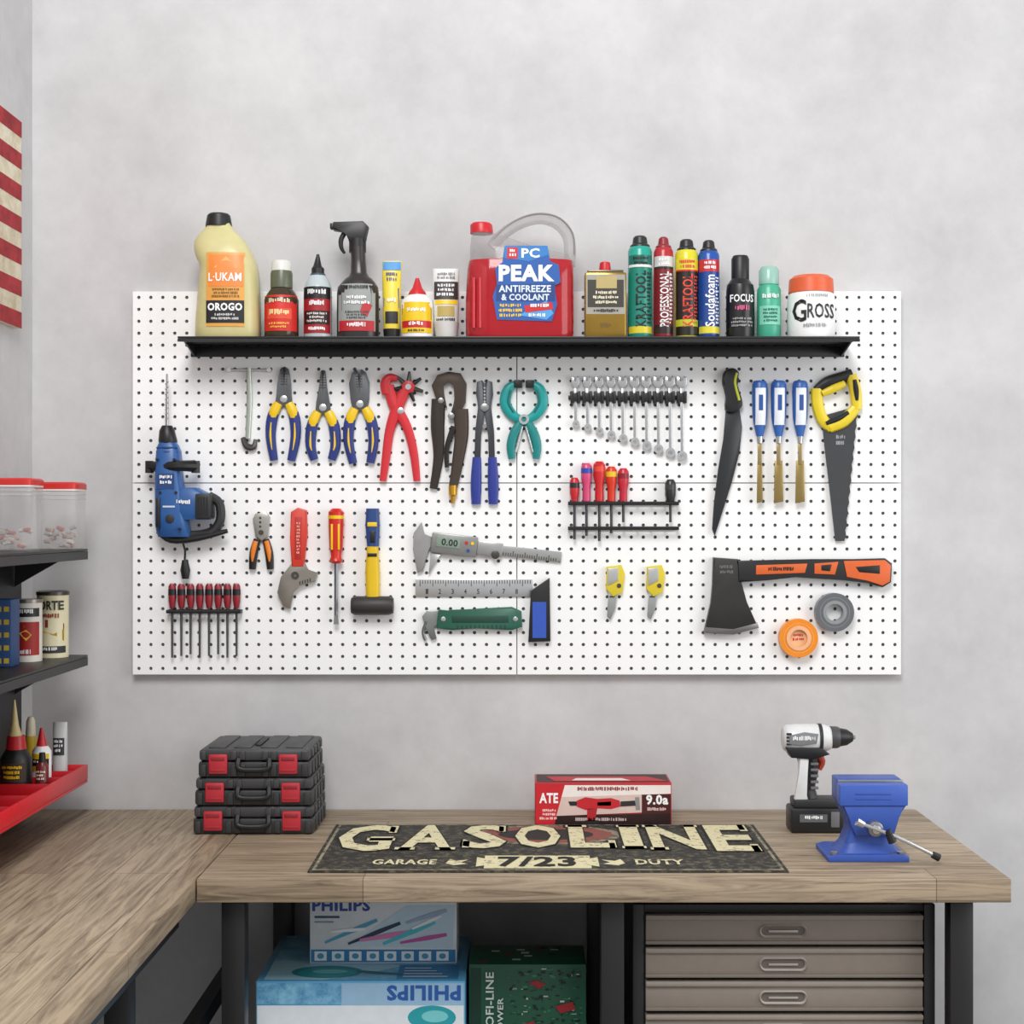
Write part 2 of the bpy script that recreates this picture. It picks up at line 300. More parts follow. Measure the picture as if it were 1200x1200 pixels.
# 10-13 cans
def can(label,x0,x1,y0,bc,tc,band,txt,tcol,cap,extra):
    c=(x0+x1)/2; r=(x1-x0)/2; t=bt('foam_can',label,'can',c)
    m=t.p('can_body'); df=m.body([(B,x0+1,x1-1),(B-2,x0,x1),(y0+18,x0,x1),(y0+15,x0+1,x1-1),(y0+12,x0+3,x1-3)],mt(tc,.25),seg=28)
    m=t.p('valve_cap'); m.body([(y0+14,x0+2,x1-2),(y0+11,x0+2.5,x1-2.5),(y0+9,x0+5,x1-5),(y0+2,x0+6,x1-6),(y0,x0+8,x1-8)],mt(cap,.4),seg=18)
    m=t.p('label'); m.patch(x0+.6,x1-.6,y0+24,B-4,mt(bc,.3),df); m.patch(x0+.6,x1-.6,y0+24,y0+38,mt(band,.3),df,off=.25); m.bars(x0+4,x1-4,y0+26,y0+37,2,mt(tcol),df,off=1); m.text(txt,c-r*.45,c+r*.45,y0+42,B-14,mt(tcol),df,rot=90,off=.9,bold=.02)
    m.bars(c+r*.5,x1-1.5,y0+44,B-16,14,mt(tcol),df,off=.9)
    for a,b,col in extra: m.patch(x0+.6,x1-.6,a,b,mt(col,.3),df,off=.3)
can('teal expanding foam can with black vertical lettering, tallest left of the can row',736,764,277,'#13806f','#22a08e','#0f6a5f','KRAFTOOL','#0f1a17','#1b2422',[(384,392,'#d8c630'),(312,315,'#e6e6e0')])
can('dark red sealant can with white vertical lettering',766,789,278,'#7c161e','#b12a33','#cfcfce','PROFESSIONAL','#f0eeee','#8b1f28',[(382,392,'#2a1a1a'),(314,317,'#2a1a1a')])
can('black can with yellow shoulder between the red and blue cans',791,818,281,'#1e1b19','#d9cf2e','#d9cf2e','KRAFTOOL','#d9402c','#1d1d1f',[(376,384,'#b9bf2a'),(318,320,'#c92a26')])
can('blue can with dark cap, red band and white vertical lettering',818,843,282,'#19448f','#1d4fa3','#c42b34','Soudafoam','#f4f4f4','#1d1d22',[(384,392,'#e1d33a')])
# 14
t=bt('black_bottle','matte black round bottle with white and pink lettering','bottle',867)
m=t.p('body'); df=m.body([(B,852,883),(B-3,851,884),(342,851,884),(333,853,881),(326,858,876)],mt('#171719',.3),sm=2); m.text('FOCUS',854,881,347,356,PW,df); m.bars(856,879,360,369,1,mt('#d85c8c'),df); m.bars(855,880,374,386,3,mt('#9a9a9a'),df)
m=t.p('cap'); m.body([(328,857,878),(304,857,878),(300,859,876)],BLK,seg=20)
# 15
t=bt('mint_can','small mint green aerosol with a pale translucent cap','can',901)
m=t.p('can_body'); df=m.body([(B,888,914),(B-2,887,915),(340,887,915),(334,890,912),(330,892,910)],mt('#48ab8d',.3)); m.bars(891,911,346,354,1,PW,df); m.patch(889,913,360,382,mt('#7fd0b6'),df); m.bars(891,911,363,380,4,mt('#1d5f4c'),df,off=.8)
m=t.p('cap'); m.body([(334,889,913),(318,889,913),(313,892,910)],mt('#9fcfc0',.2,0,.75),seg=20)
# 16
t=bt('paste_tub','wide white tub with orange lid and large black lettering, rightmost on the shelf','tub',951)
m=t.p('tub'); df=m.body([(B,926,975),(B-3,923,978),(352,923,978),(345,925,976),(342,927,974)],PW,seg=36,sm=2); m.text('G',926,940,354,380,BLK,df,bold=.015); m.text('ROSS',941,974,359,376,BLK,df,bold=.015); m.bars(940,966,348,353,1,mt('#a8a8a8'),df); m.bars(930,971,382,389,1,mt('#8f9397'),df)
m=t.p('lid'); m.body([(344,924,977),(328,925,976),(324,930,971)],mt('#dd5f35',.35),seg=36)
# ---------------------------------------------------------------- pegboard tools
PD=.0201
def tt(name,label,c,px,py,g=None): return T(name,label,c,px,py,PD,g)
# T-handle
t=tt('basin_wrench','slim chrome tool with thin cross handle and hooked lower jaw','wrench',292,430)
m=t.p('cross_bar'); m.tube([(269,434,3),(316,434,3)],1.5,CH); m.disc(269,434,2.6,0,5,CH,10); m.disc(316,434,2.6,0,5,CH,10)
m=t.p('shaft'); m.tube([(292,431,4),(293,470,4),(291,514,4)],[2.6,3.4,3],mt('#b8c0b6',.3,.7),fl=.9)
m=t.p('jaw'); m.tube([(285,513,4),(290,523,4.2),(298,524,4.2),(300,515,4)],[2.5,4,3.5,2],DST)
# pliers
def pliers(label,cx,y0,jy,ye,typ,ang):
    t=tt('pliers',label,'pliers',cx,y0,'blue and yellow handled pliers on the pegboard'); R=(cx,y0,ang)
    J={'comb':[(-.5,y0),(-5,y0+3),(-8,y0+20),(-9,jy-2),(-10,jy+6),(-4,jy+13),(3,jy+8),(-.5,jy-8)],
       'long':[(-.5,y0),(-2.5,y0+1),(-5,y0+22),(-8,jy-4),(-9,jy+6),(-4,jy+12),(3,jy+8),(-.5,jy-8)],
       'cut':[(-.5,y0+6),(-3,y0),(-8,y0+4),(-12,y0+16),(-11,jy-4),(-9,jy+6),(-4,jy+12),(3,jy+8),(-.5,jy-8)]}[typ]
    for s in (-1,1):
        m=t.p('jaw'); m.R=R; f=(.3,4.4) if s<0 else (.5,4.6)
        m.poly([(cx-s*x if s>0 else cx+x,y) for x,y in J],f[0],f[1],mt('#6f7174',.3,.75),.6)
        for k in range(5): m.box(cx+s*2.2-1.6,cx+s*2.2+1.6,y0+8+k*3,y0+9.2+k*3,4.4,4.9,DST)
    m=t.p('pivot'); m.R=R; m.disc(cx,jy+2,4.5,4.7,6,CH,14,.5)
    for s in (-1,1):
        m=t.p('handle'); m.R=R; P=[(cx+s*7,jy+8,4.3),(cx+s*13,jy+24,4.3),(cx+s*14.5,jy+46,4.3),(cx+s*10,ye,4.3)]
        m.tube(P,[5,6.6,6,4.8],mt('#28377c',.35),fl=.65)
        q=t.p('grip_inlay','yellow grip inlay',parent=m); q.R=R; q.tube([(cx+s*6,jy+7,5),(cx+s*11,jy+17,5.3),(cx+s*12.5,jy+26,5.6)],[5,6,3.5],YEL,fl=.72); q.tube([(cx+s*13.6,jy+28,7),(cx+s*14.2,jy+46,7),(cx+s*11.4,ye-8,6.6)],[1.8,1.8,1],YEL,fl=.8)
pliers('combination pliers with blue and yellow grips, right of the chrome cross handle tool',334,430,466,540,'comb',.02)
pliers('long nose pliers with blue and yellow grips and a thin pointed jaw',379,434,476,539,'long',0)
pliers('broad jawed cutting pliers with blue and yellow grips, beside the red punch',421,433,472,543,'cut',-.03)
# punch
t=tt('hole_punch_pliers','red revolving hole punch pliers with splayed red handles','pliers',471,437)
rp=mt('#d22d36',.35)
for P in ([(456,452,5),(462,474,5),(477,500,5),(485,530,5),(489,564,5)],[(478,450,5),(466,478,5),(457,505,5),(453,535,5),(449,564,5)]):
    m=t.p('handle'); m.tube(P,[6,7,5.5,5,4],rp,fl=.6)
m=t.p('punch_wheel'); m.disc(479,454,8,3,8,rp,18,1); m.disc(479,454,3.5,8,9.2,CH,12)
for k in range(7):
    a=k*math.pi*2/7-1.5; m.tube([(479+7*math.cos(a),454+7*math.sin(a),5.5),(479+18*math.cos(a),454+18*math.sin(a),5.5)],[3,1.5+.2*(k%3)],BLK if k%2 else DST,k=1)
m=t.p('jaw'); m.tube([(454,462,5),(452,450,5),(457,443,5),(466,444,5)],[6,6,5,3.5],rp,fl=.7)
m=t.p('pivot'); m.disc(470,482,4,7,9,CH,14,.5)
# locking pliers
t=tt('locking_pliers','dark bronze locking pliers with brass adjusting knob','pliers',526,436); bz=mt('#51463e',.35,.55)
m=t.p('upper_jaw'); m.poly([(512,470),(506,452),(513,440),(526,436),(540,438),(547,450),(546,472),(536,490),(528,486),(534,468),(533,452),(526,447),(519,453),(521,464),(524,478)],0.4,7,bz,1.2)
m=t.p('handle'); m.tube([(540,480,5),(541,510,5),(536,545,5),(531,572,5)],[9,8,6.5,5],bz,fl=.5)
m=t.p('handle'); m.tube([(514,468,4),(513,500,4),(514,535,4),(508,573,4)],[8,8,6,4.5],mt('#403934',.35,.55),fl=.45)
m=t.p('release_lever'); m.tube([(532,500,6),(524,525,6),(524,548,6)],[3.5,3,2.5],mt('#332d29',.35,.5),fl=.6)
m=t.p('pivot'); m.disc(529,488,4,6,8.5,ST,12,.5); m.disc(517,470,3.5,6,8.5,ST,12,.5)
m=t.p('adjusting_knob','brass knurled knob'); m.body([(569,526,536),(580,526,536),(582,528,534),(590,529,533)],mt('#c99a32',.35,.7),fc=5,seg=12)
# crimper
t=tt('crimping_pliers','long flat black crimping pliers with blue handles','pliers',568,446)
for s in (-1,1):
    m=t.p('jaw'); m.poly([(568+s*.6,450),(568+s*3,446),(568+s*9,448),(568+s*10,462),(568+s*7,478),(568+s*11,505),(568+s*12,540),(568+s*5,540),(568+s*4,510),(568+s*.6,490)],.3,5,mt('#4d5054',.35,.6),.8)
    m=t.p('handle'); m.tube([(568+s*9,536,4),(568+s*10,565,4),(568+s*10,591,4)],[5,6.4,5.4],mt('#2a3890',.35),fl=.6)
m=t.p('pivot'); m.disc(568,478,5,5,7,ST,14,.5); m.disc(568,500,2.5,5,7,ST,12)
for k in range(5): m.disc(568,455+k*4,1.2,5,5.8,CH,8)
# teal clamp
t=tt('spring_clamp','bright teal spring clamp with curved open jaws','clamp',614,446); te=mt('#149a98',.35)
for s in (-1,1):
    c=614
    m=t.p('jaw'); m.tube([(c+s*7,449,5),(c+s*18,456,5),(c+s*22,472,5),(c+s*14,486,5),(c+s*4,492,5)],[3.5,6,6.5,6,4.5],te,fl=.7); m.box(c+s*7-5,c+s*7+5,446,455,1,8.5,BLK,1); m.tube([(c+s*15,458,9.3),(c+s*18,472,9.6),(c+s*12,484,9.3)],[1,1.4,1],mt('#0e6f6d'))
    m=t.p('handle'); m.tube([(c-s*2,488,5),(c+s*10,505,5),(c+s*15,522,5),(c+s*14,538,5)],[4,5.5,5.5,4],mt('#128280',.35),fl=.7)
m=t.p('spring'); m.ring(614,492,3,6,7,10,CH,18); m.tube([(612,500,6),(608,515,6),(604,530,6)],1.5,CH); m.tube([(616,500,6),(620,515,6),(624,530,6)],1.5,CH)
# wrench rack
t=tt('wrench_rail','black plastic rail with clips holding ten small wrenches','tool rack',735,465)
m=t.p('rail'); m.box(666,804,463.5,468.5,0,2.4,BLK,.6)
WR=[(674+i*13.8) for i in range(10)]
for i,x in enumerate(WR):
    m=t.p('clip')
    for s in (-1,1): m.box(x+s*4.1-1.6,x+s*4.1+1.6,459,473,0,9,BLK,.5)
    m.box(x-2.5,x+2.5,461,471,6.6,8.4,BLK,.4)
nm=['shortest','second shortest','third shortest','fourth shortest','fifth shortest','fifth longest','fourth longest','third longest','second longest','longest']
for i,x in enumerate(WR):
    y1=497+i*4.2; r=3.6+i*.18
    t=tt('combination_wrench','chrome combination wrench, %s of the ten hanging in the black rail'%nm[i],'wrench',x,446,'chrome wrenches in the black rail')
    m=t.p('open_end'); h=r+1.2; m.poly([(x-h*.9,442),(x-h*.38,441),(x-h*.3,447.5),(x+h*.3,447.5),(x+h*.38,441),(x+h*.9,442),(x+h,450),(x+1.8,455.5),(x-1.8,455.5),(x-h,450)],3,6.2,CH,.4)
    m=t.p('shaft'); m.poly([(x-1.8,454),(x+1.8,454),(x+2.4,y1-r),(x-1,y1-r)],3.4,5.8,CH,.5)
    m=t.p('ring_end'); m.ring(x+.8,y1,r*.5,r+.6,3,6.4,CH,16)
# pruning saw
t=tt('pruning_saw','black pruning saw with lime edged handle and long curved dark blade','saw',855,434)
m=t.p('handle'); m.poly([(848,436),(858,432),(865,438),(862,448),(866,462),(869,476),(858,484),(849,480),(850,462),(846,450)],.3,10,BLK,2,sm=True); q=t.p('grip_inlay','lime green edge line',m); q.tube([(862,438,10),(860,450,10),(865,470,10)],1.6,mt('#b9c43a'))
m=t.p('blade'); m.poly([(850,480),(866,480),(869,500),(866,530),(857,565),(846,600),(837,628),(834,620),(836,590),(841,550),(847,515)],3,5,mt('#37383a',.35,.5),.3)
# chisels
for x,l in ((889,'left'),(911,'middle'),(936,'right')):
    t=tt('wood_chisel','blue and white handled wood chisel with bronze blade, %s of the three'%l,'chisel',x,448,'blue and white handled chisels'); 
    m=t.p('handle'); df=m.body([(447,x-6,x+6),(451,x-9,x+9),(470,x-9,x+9),(490,x-8.5,x+8.5),(503,x-6,x+6),(512,x-4,x+4)],mt('#3a68b4',.3),fc=8.8,sm=2,seg=20)
    q=t.p('grip_inlay','white front of the handle',m); q.patch(x-6,x+6,456,499,mt('#eaeef4',.3),lambda a,b:df(a,b,.6)); q.patch(x-2.5,x+2.5,464,482,mt('#27509c'),lambda a,b:df(a,b,1))
    m=t.p('ferrule'); m.body([(510,x-4,x+4),(520,x-3,x+3)],CH,fc=8.8,seg=14)
    m=t.p('blade'); m.box(x-2.4,x+2.4,518,545,7,10,mt('#a9966c',.3,.7),.4); w_=3.5 if l=='left' else 5.5; m.poly([(x-w_+1,540),(x+w_-1,540),(x+w_,588),(x-w_,590)],7.4,9.6,mt('#a08a55',.3,.7),.3)
# hand saw
t=tt('hand_saw','hand saw with yellow and black closed handle and tapering dark blade','saw',980,438)
m=t.p('blade'); bl=[(962,488),(1004,476)]; bl+=[(1004-15*k/24+(.9 if k%2 else -.6),480+154*k/24) for k in range(25)]; bl+=[(978,634),(972,580),(965,520)]
m.poly(bl,3,4.6,mt('#4b4c4f',.35,.45),0); m.bars(976,992,510,524,2,mt('#9a9ca0'),4.8,off=.1)
m=t.p('handle','yellow and black closed handle'); ye=mt('#e6cc28',.35)
m.tube([(955,458,5),(968,449,6),(984,443,6),(997,438,6)],[5,7,6.5,5.5],BLK,fl=.8)
m.tube([(956,456,5.5),(957,474,5.5),(963,492,5.5),(974,502,5.5)],[7,7,7,6.5],ye,fl=.75); m.tube([(970,501,6),(988,493,6),(1002,478,6)],[7,7.5,6],ye,fl=.7)
m.tube([(996,440,6),(1001,458,6),(1003,480,6)],[6.5,7,6],ye,fl=.8); m.tube([(962,462,8),(975,456,8.5),(988,450,8)],[4,5,4],ye,fl=.9)
m.tube([(966,497,9.6),(980,491,10),(992,484,9.6)],[2.5,3.4,2.5],BLK); m.tube([(999,446,10.4),(1001,458,10.8),(1002,470,10.4)],[2.5,3.2,2],BLK)
# rotary hammer
t=tt('hammer_drill','blue electric hammer drill hanging upright with long bit and black side grip','drill',212,440); db=mt('#2b5a98',.35)
m=t.p('drill_bit'); m.tube([(200,440,18),(200,505,18)],[1.2,2.2],ST); 
for k in range(8): m.tube([(198,452+k*6,18.6),(202,449+k*6,19.2)],.8,CH,k=1)
m=t.p('chuck'); m.body([(500,194,206),(506,191,209),(518,190,212),(524,192,210)],BLK,fc=18,seg=18)
m=t.p('gear_housing'); m.body([(520,191,211,10),(530,188,216,13),(560,187,218,17.5),(590,187,223,17.5),(615,187,226,17),(629,190,228,11)],db,n=3,fc=17.8,sm=2)
for y in (526,531,536): m.tube([(190,y,27),(202,y,30.5),(214,y,27)],1,mt('#1b3f76'))
m=t.p('side_handle'); m.tube([(181,547,20),(196,548,26),(215,547,32),(233,547,22)],[6,6,6,7],BLK); m.tube([(180,541,20),(180,555,20)],[5,5],BLK,k=1); m.tube([(234,541,22),(234,555,22)],[5,5],BLK,k=1)
m=t.p('motor_housing'); m.body([(572,212,236,12),(580,206,252,16),(600,206,253,17),(609,210,250,14)],db,n=3.5,fc=17,sm=1); m.bars(214,232,586,594,1,PW,34.6,off=.2); m.box(236,254,579,608,8,36,DK,2)
for k in range(4): m.box(239+k*3.4,240.6+k*3.4,583,604,36,36.8,BLK)
m=t.p('rear_handle'); m.tube([(248,582,16),(260,590,16),(261,610,16),(250,624,16),(225,628,16),(208,624,16)],[6,5.5,5.5,6,6,6],DK); m.tube([(190,622,20),(205,632,20),(235,630,20),(270,622,17)],[3.5,4.5,4.5,2.5],BLK)
m=t.p('decal'); m.patch(193,212,556,574,mt('#1d3f78'),35.8); m.bars(194,211,558,570,2,PW,36.0,off=.2); m.box(191,196,584,618,33,36.2,BLK,.8); m.patch(199,213,593,595,mt('#c9d0da'),35.8); m.disc(207,608,5,30,36.2,DK,16,.6)
for x,y in ((192,540),(212,540),(196,578),(214,578),(218,620)): m.disc(x,y,1.6,28,36,BLK,10)
m=t.p('power_cord'); m.tube([(216,632,14),(219,645,10),(218,658,8)],1.2,BLK); m.body([(656,215,222),(668,213,225),(678,215,223)],BLK,fc=8,seg=12)
# red/black driver set
def rack(label,x0,x1,y,cx,ys=()):
    t=tt('driver_rack',label,'tool rack',cx,y)
    for yy in (y,)+tuple(ys):
        m=t.p('rail')
        for f in (2,12.5): m.tube([(x0,yy,f),(x1,yy,f)],2.1,BLK,k=1)
        for x in (x0+1,x1-1): m.box(x-1.5,x+1.5,yy-2,yy+2,0,13,BLK,.3)
        for k in range(1,8): m.box(x0+(x1-x0)*k/8-.8,x0+(x1-x0)*k/8+.8,yy-1.4,yy+1.4,2,12.5,BLK)
rack('short black rail holding eight red and black precision screwdrivers',198,284,716,241)
xs8=[203.4,214.1,224.9,235.6,246.4,257.1,267.9,278.6]
od=['first','second','third','fourth','fifth','sixth','seventh','eighth']
for i,x in enumerate(xs8):
    t=tt('precision_screwdriver','slim red and black screwdriver in the lower left rail, %s from the left'%od[i],'screwdriver',x,684,'red and black precision screwdrivers')
    m=t.p('handle'); m.body([(684,x-3,x+3),(687,x-4.4,x+4.4),(704,x-4.4,x+4.4),(712,x-3,x+3)],mt('#8c1d2a',.35),fc=7.3,seg=12); m.body([(690,x-4.7,x+4.7),(697,x-4.7,x+4.7)],BLK,fc=7.3,seg=12); m.body([(683,x-2.4,x+2.4),(686,x-2.6,x+2.6)],mt('#b9b4b2'),fc=7.3,seg=10)
    m=t.p('shaft'); m.tube([(x,711,7.3),(x,770-(i%3)*2,7.3)],[1.6,1.2],mt('#55565a',.35,.6),k=1,seg=8)
# wire stripper
t=tt('wire_stripper','small wire stripper with steel head and orange and black grips','pliers',307,601); 
m=t.p('head'); m.poly([(300,602),(312,600),(317,606),(315,628),(308,634),(300,628),(297,608)],.5,6,mt('#b9b6b0',.3,.75),1); m.disc(307,624,3,6,7.4,DST,12)
for k in range(3): m.disc(306,607+k*5,1.5,6,6.6,DST,8)
for s in (-1,1):
    m=t.p('handle'); m.tube([(307+s*5,632,4.3),(307+s*9,648,4.3),(307+s*10.5,667,4.3)],[4,5,4],BLK,fl=.8); m.tube([(307+s*6,634,6),(307+s*9,646,6.6),(307+s*10,658,6.6)],[3,3.2,1.5],mt('#e8801f',.4),k=2)
# pipe wrench
t=tt('pipe_wrench','red handled adjustable wrench hanging jaw down','wrench',350,597)
m=t.p('handle'); m.poly([(342,600),(350,595),(360,598),(361,625),(357,664),(343,664),(341,630)],.5,9,mt('#d23c2c',.4),1.5); m.poly([(347,606),(355,606),(354,655),(347,655)],9,9.6,mt('#b52b24'),.2); m.bars(348.5,353.5,612,650,10,mt('#e9a694'),9.7,off=.2)
m=t.p('jaw'); m.poly([(343,660),(358,660),(362,668),(373,671),(370,681),(352,686),(344,694),(341,713),(333,710),(326,694),(330,676)],.4,8,mt('#9b958c',.32,.65),1); m.ring(347,674,1.5,4.5,8,9.5,DST,14)
for k in range(5): m.box(352+k*3,353.4+k*3,681-k*.9,685-k*.9,7,8.6,DST)
# red yellow screwdriver
t=tt('screwdriver','single red and yellow screwdriver beside the mallet, tip down','screwdriver',395,597); x=395
m=t.p('handle'); m.body([(596,x-5,x+5),(600,x-9,x+9),(615,x-9,x+9),(640,x-8,x+8),(652,x-6,x+6),(657,x-8,x+8),(660,x-5,x+5)],mt('#cf2a1c',.3),fc=9.2,sm=1,seg=18); m.body([(604,x-9.3,x+9.3),(608,x-9.3,x+9.3)],YEL,fc=9.2,seg=18)
for s in (-4,4): m.box(x+s-1.2,x+s+1.2,614,644,14,18.2,YEL,.5)
m=t.p('shaft'); m.tube([(x,658,9),(x,720,9)],2.2,mt('#808388',.28,.8),k=1); m.poly([(x-2,718),(x+2,718),(x+3,731),(x-3,731)],8.3,9.7,ST)
# mallet
t=tt('mallet','mallet with black head down and blue and yellow handle','hammer',437,597)
m=t.p('handle'); m.body([(596,430,445,6),(615,429,446,7),(640,431,445,7)],mt('#24437e',.35),n=3,fc=8); m.body([(640,431,444,6.5),(668,429,446,7),(700,430,446,7)],mt('#e3bc1c',.35),n=3,fc=8); m.box(432,443,612,617,10,15.6,YEL,.5); m.box(432,443,648,652,10,15.6,BLK,.5); m.box(435,441,622,636,12,15.8,BLK,.8)
m=t.p('head'); m.tube([(413,709,11.5),(417,709,11.5),(457,709,11.5),(462,709,11.5)],[9,11,11,9],mt('#33302e',.5),k=1,seg=18)
# caliper
t=tt('digital_caliper','silver digital caliper with small grey screen, tilted slightly','caliper',490,627); R=(495,633,.115); cs=mt('#b4b4b2',.3,.75)
m=t.p('beam'); m.R=R; m.box(490,659,628,640,.5,4.5,cs,.4)
for k in range(34): m.box(560+k*2.8,560.9+k*2.8,636-(2.5 if k%5==0 else 0),639.5,4.5,4.9,DST)
m=t.p('fixed_jaw'); m.R=R; m.poly([(484,626),(492,612),(497,626),(506,628),(506,640),(503,644),(500,668),(494,672),(486,646)],.7,5.4,cs,.5)
m=t.p('slider'); m.R=R; m.box(506,560,622,646,3.2,9,mt('#8f8f8d',.35,.5),1.5); m.poly([(507,644),(520,644),(512,660),(507,672)],1.4,5.4,cs,.4); m.disc(582,640,5,4.6,9,DST,14,.6); m.box(560,590,626,642,4.6,7,cs,.8)
m=t.p('screen'); m.R=R; m.box(512,540,626,638,9,9.8,mt('#84978a',.25),.3); m.text('0.00',518,537,628,636,BLK,9.9,off=.1); m.disc(547,630,2,9,10,RED,10); m.disc(554,630,2,9,10,YEL,10); m.disc(550,639,2,9,10,BLU,10)
# try square
t=tt('try_square','steel try square with blue and black stock at the right end','try square',566,680)
m=t.p('ruler_blade'); m.box(487,624,679,699,.4,2.5,mt('#c6c7c8',.28,.75),.3)
for k in range(44): m.box(492+k*3,492.8+k*3,679.6,684+(3 if k%5==0 else 0),2.5,2.8,DST)
for k in range(8): m.text(str(k+1),499+k*15,502+k*15,690,696,DST,2.6,off=.2)
m=t.p('stock'); m.poly([(622,692),(644,677),(645,751),(619,752)],.3,8,BLK,1); m.patch(624,640,705,747,mt('#2f55b8'),8.3,2,2)
# green folding knife
t=tt('folding_saw','dark green handled folding tool with steel hook, below the try square','folding saw',553,725)
m=t.p('handle'); m.poly([(514,714),(530,716),(560,713),(600,711),(611,716),(612,734),(600,738),(560,736),(530,738),(512,736)],.4,9,mt('#275f4e',.4),2); m.box(530,596,721,729,9,9.6,mt('#1b4438'),.3)
for k in range(12): m.box(536+k*5,538+k*5,732,736,8.6,9.5,mt('#1b4438'))
for x in (520,604): m.disc(x,725,3,9,10.2,CH,12,.4)
m=t.p('hook'); m.poly([(516,716),(516,730),(508,734),(512,748),(506,750),(499,734),(495,722),(500,716)],2,5,mt('#8f938f',.32,.75),.6); m.tube([(500,728,4),(496,740,4),(499,750,4)],1.8,mt('#7b7f7b',.35,.7))
# screwdriver rack
rack('long double black wire rack holding five red screwdrivers and one black one',666,794,590,730,(619,))
for x,y0,ca,cb,ye_,r,l in ((673,560,'#c2262e','#2b2b2d',632,5.6,'short red screwdriver, leftmost in the double wire rack'),(687,543,'#d24a78','#2d49a8',628,6.4,'pink and blue handled screwdriver, second in the double wire rack'),(702,541,'#cf2a2c','#e24838',634,7,'tall red screwdriver, tallest in the middle of the wire rack'),(716,547,'#d6361f','#e8c11c',625,6.4,'red screwdriver with yellow band in the double wire rack'),(730,549,'#c4283c','#8d1a28',612,6.4,'crimson screwdriver, fifth in the double wire rack'),(785,562,'#2a2a2c','#3c3c3f',612,6.4,'black handled screwdriver alone at the right end of the rack')):
    t=tt('rack_screwdriver',l,'screwdriver',x,y0,'screwdrivers in the double wire rack')
    m=t.p('handle'); m.body([(y0,x-r*.6,x+r*.6),(y0+4,x-r,x+r),(y0+18,x-r,x+r),(y0+26,x-r*.7,x+r*.7),(583,x-r*.75,x+r*.75),(587.5,x-r*.7,x+r*.7)],mt(ca,.3),fc=7.3,sm=1,seg=16); m.body([(y0+6,x-r-.2,x+r+.2),(y0+12,x-r-.2,x+r+.2)],mt(cb,.35),fc=7.3,seg=16)
    m=t.p('shaft'); m.tube([(x,586,7.3),(x,ye_,7.3)],1.6,mt('#3f4043',.35,.6),k=1,seg=8)
# cutters
for x,l in ((720,'left'),(767,'right')):
    t=tt('utility_knife','yellow and silver utility knife pointing down, %s of the pair'%l,'utility knife',x,662,'pair of yellow utility knives')
    m=t.p('handle'); m.poly([(x-9,664),(x+8,662),(x+12,672),(x+9,694),(x-2,699),(x-10,690)],.4,7,mt('#dcc632',.35),1.2); m.poly([(x-8,666),(x+4,665),(x+4,680),(x-8,686)],7,8,mt('#c4c6c3',.3,.6),.3); m.disc(x+5,686,2.6,7,8,DST,10)
    m=t.p('blade'); m.poly([(x-7,694),(x+3,696),(x+1,712),(x-5,726),(x-9,722)],3,5,mt('#b3b5b3',.28,.8),.2); m.box(x-6,x,698,700,5,5.5,DST)
# axe
t=tt('axe','axe with dark steel head and orange and black handle, hung sideways','axe',850,655); ao=mt('#dd642a',.4)
m=t.p('head'); m.poly([(835,653),(864,655),(866,684),(872,706),(888,735),(858,743),(824,741),(832,706),(834,684)],.5,10,mt('#3f3e3d',.35,.55),2); m.bars(842,858,662,674,2,mt('#6b6865'),10.2,off=.1)
m=t.p('edge','bare steel cutting edge'); m.poly([(826,734),(858,737),(886,729),(888,735),(858,743),(824,741)],2,10.4,mt('#8b8986',.3,.8),.4)
m=t.p('handle','black handle with orange grip'); m.poly([(863,657),(900,656),(950,655),(1000,655),(1035,654),(1043,660),(1042,682),(1032,688),(1015,683),(985,677),(930,676),(895,680),(864,682)],2,12,BLK,2.5)
q=t.p('grip_inlay','orange rubber inlay',m); q.poly([(884,662),(944,660),(941,671),(884,673)],12,13,ao,.6); q.poly([(952,660),(980,658),(976,673),(952,672)],12,13,ao,.6); q.poly([(986,657),(1034,656),(1041,662),(1040,681),(1031,686),(1014,680),(990,676)],12,13,ao,.6); q.bars(890,936,664,671,1,BLK,13.2,off=.1)
q.poly([(960,662),(972,661),(970,669),(960,668)],13,13.6,BLK,.4); q.poly([(1000,664),(1028,662),(1028,672),(1004,670)],13,13.6,BLK,.4)
# tapes
for l,x,y,r,a,b in (('orange roll of tape hung lowest at the right',934,747,22.5,'#ec8c1e','#f3b06a'),('grey roll of tape hung under the axe handle',976,717,22.5,'#66686c','#8e9093')):
    t=tt('tape_roll',l,'tape roll',x,y,'rolls of tape')
    m=t.p('tape'); m.ring(x,y,14,r,0.3,12,mt(a,.3),40); m.ring(x,y,17,17.5,12,12.2,mt(b,.3),40)
    m=t.p('core'); m.ring(x,y,10,13.9,.3,12.4,mt(b,.4),32)
    if a=='#ec8c1e': m.ring(x,y,10,14.5,12.4,12.8,mt('#f0b48a',.4),32); m.disc(x,y,10,.4,8,mt('#e9b98a'),24); m.bars(x-7,x+7,y-5,y+5,2,RED,8.2,off=.2)
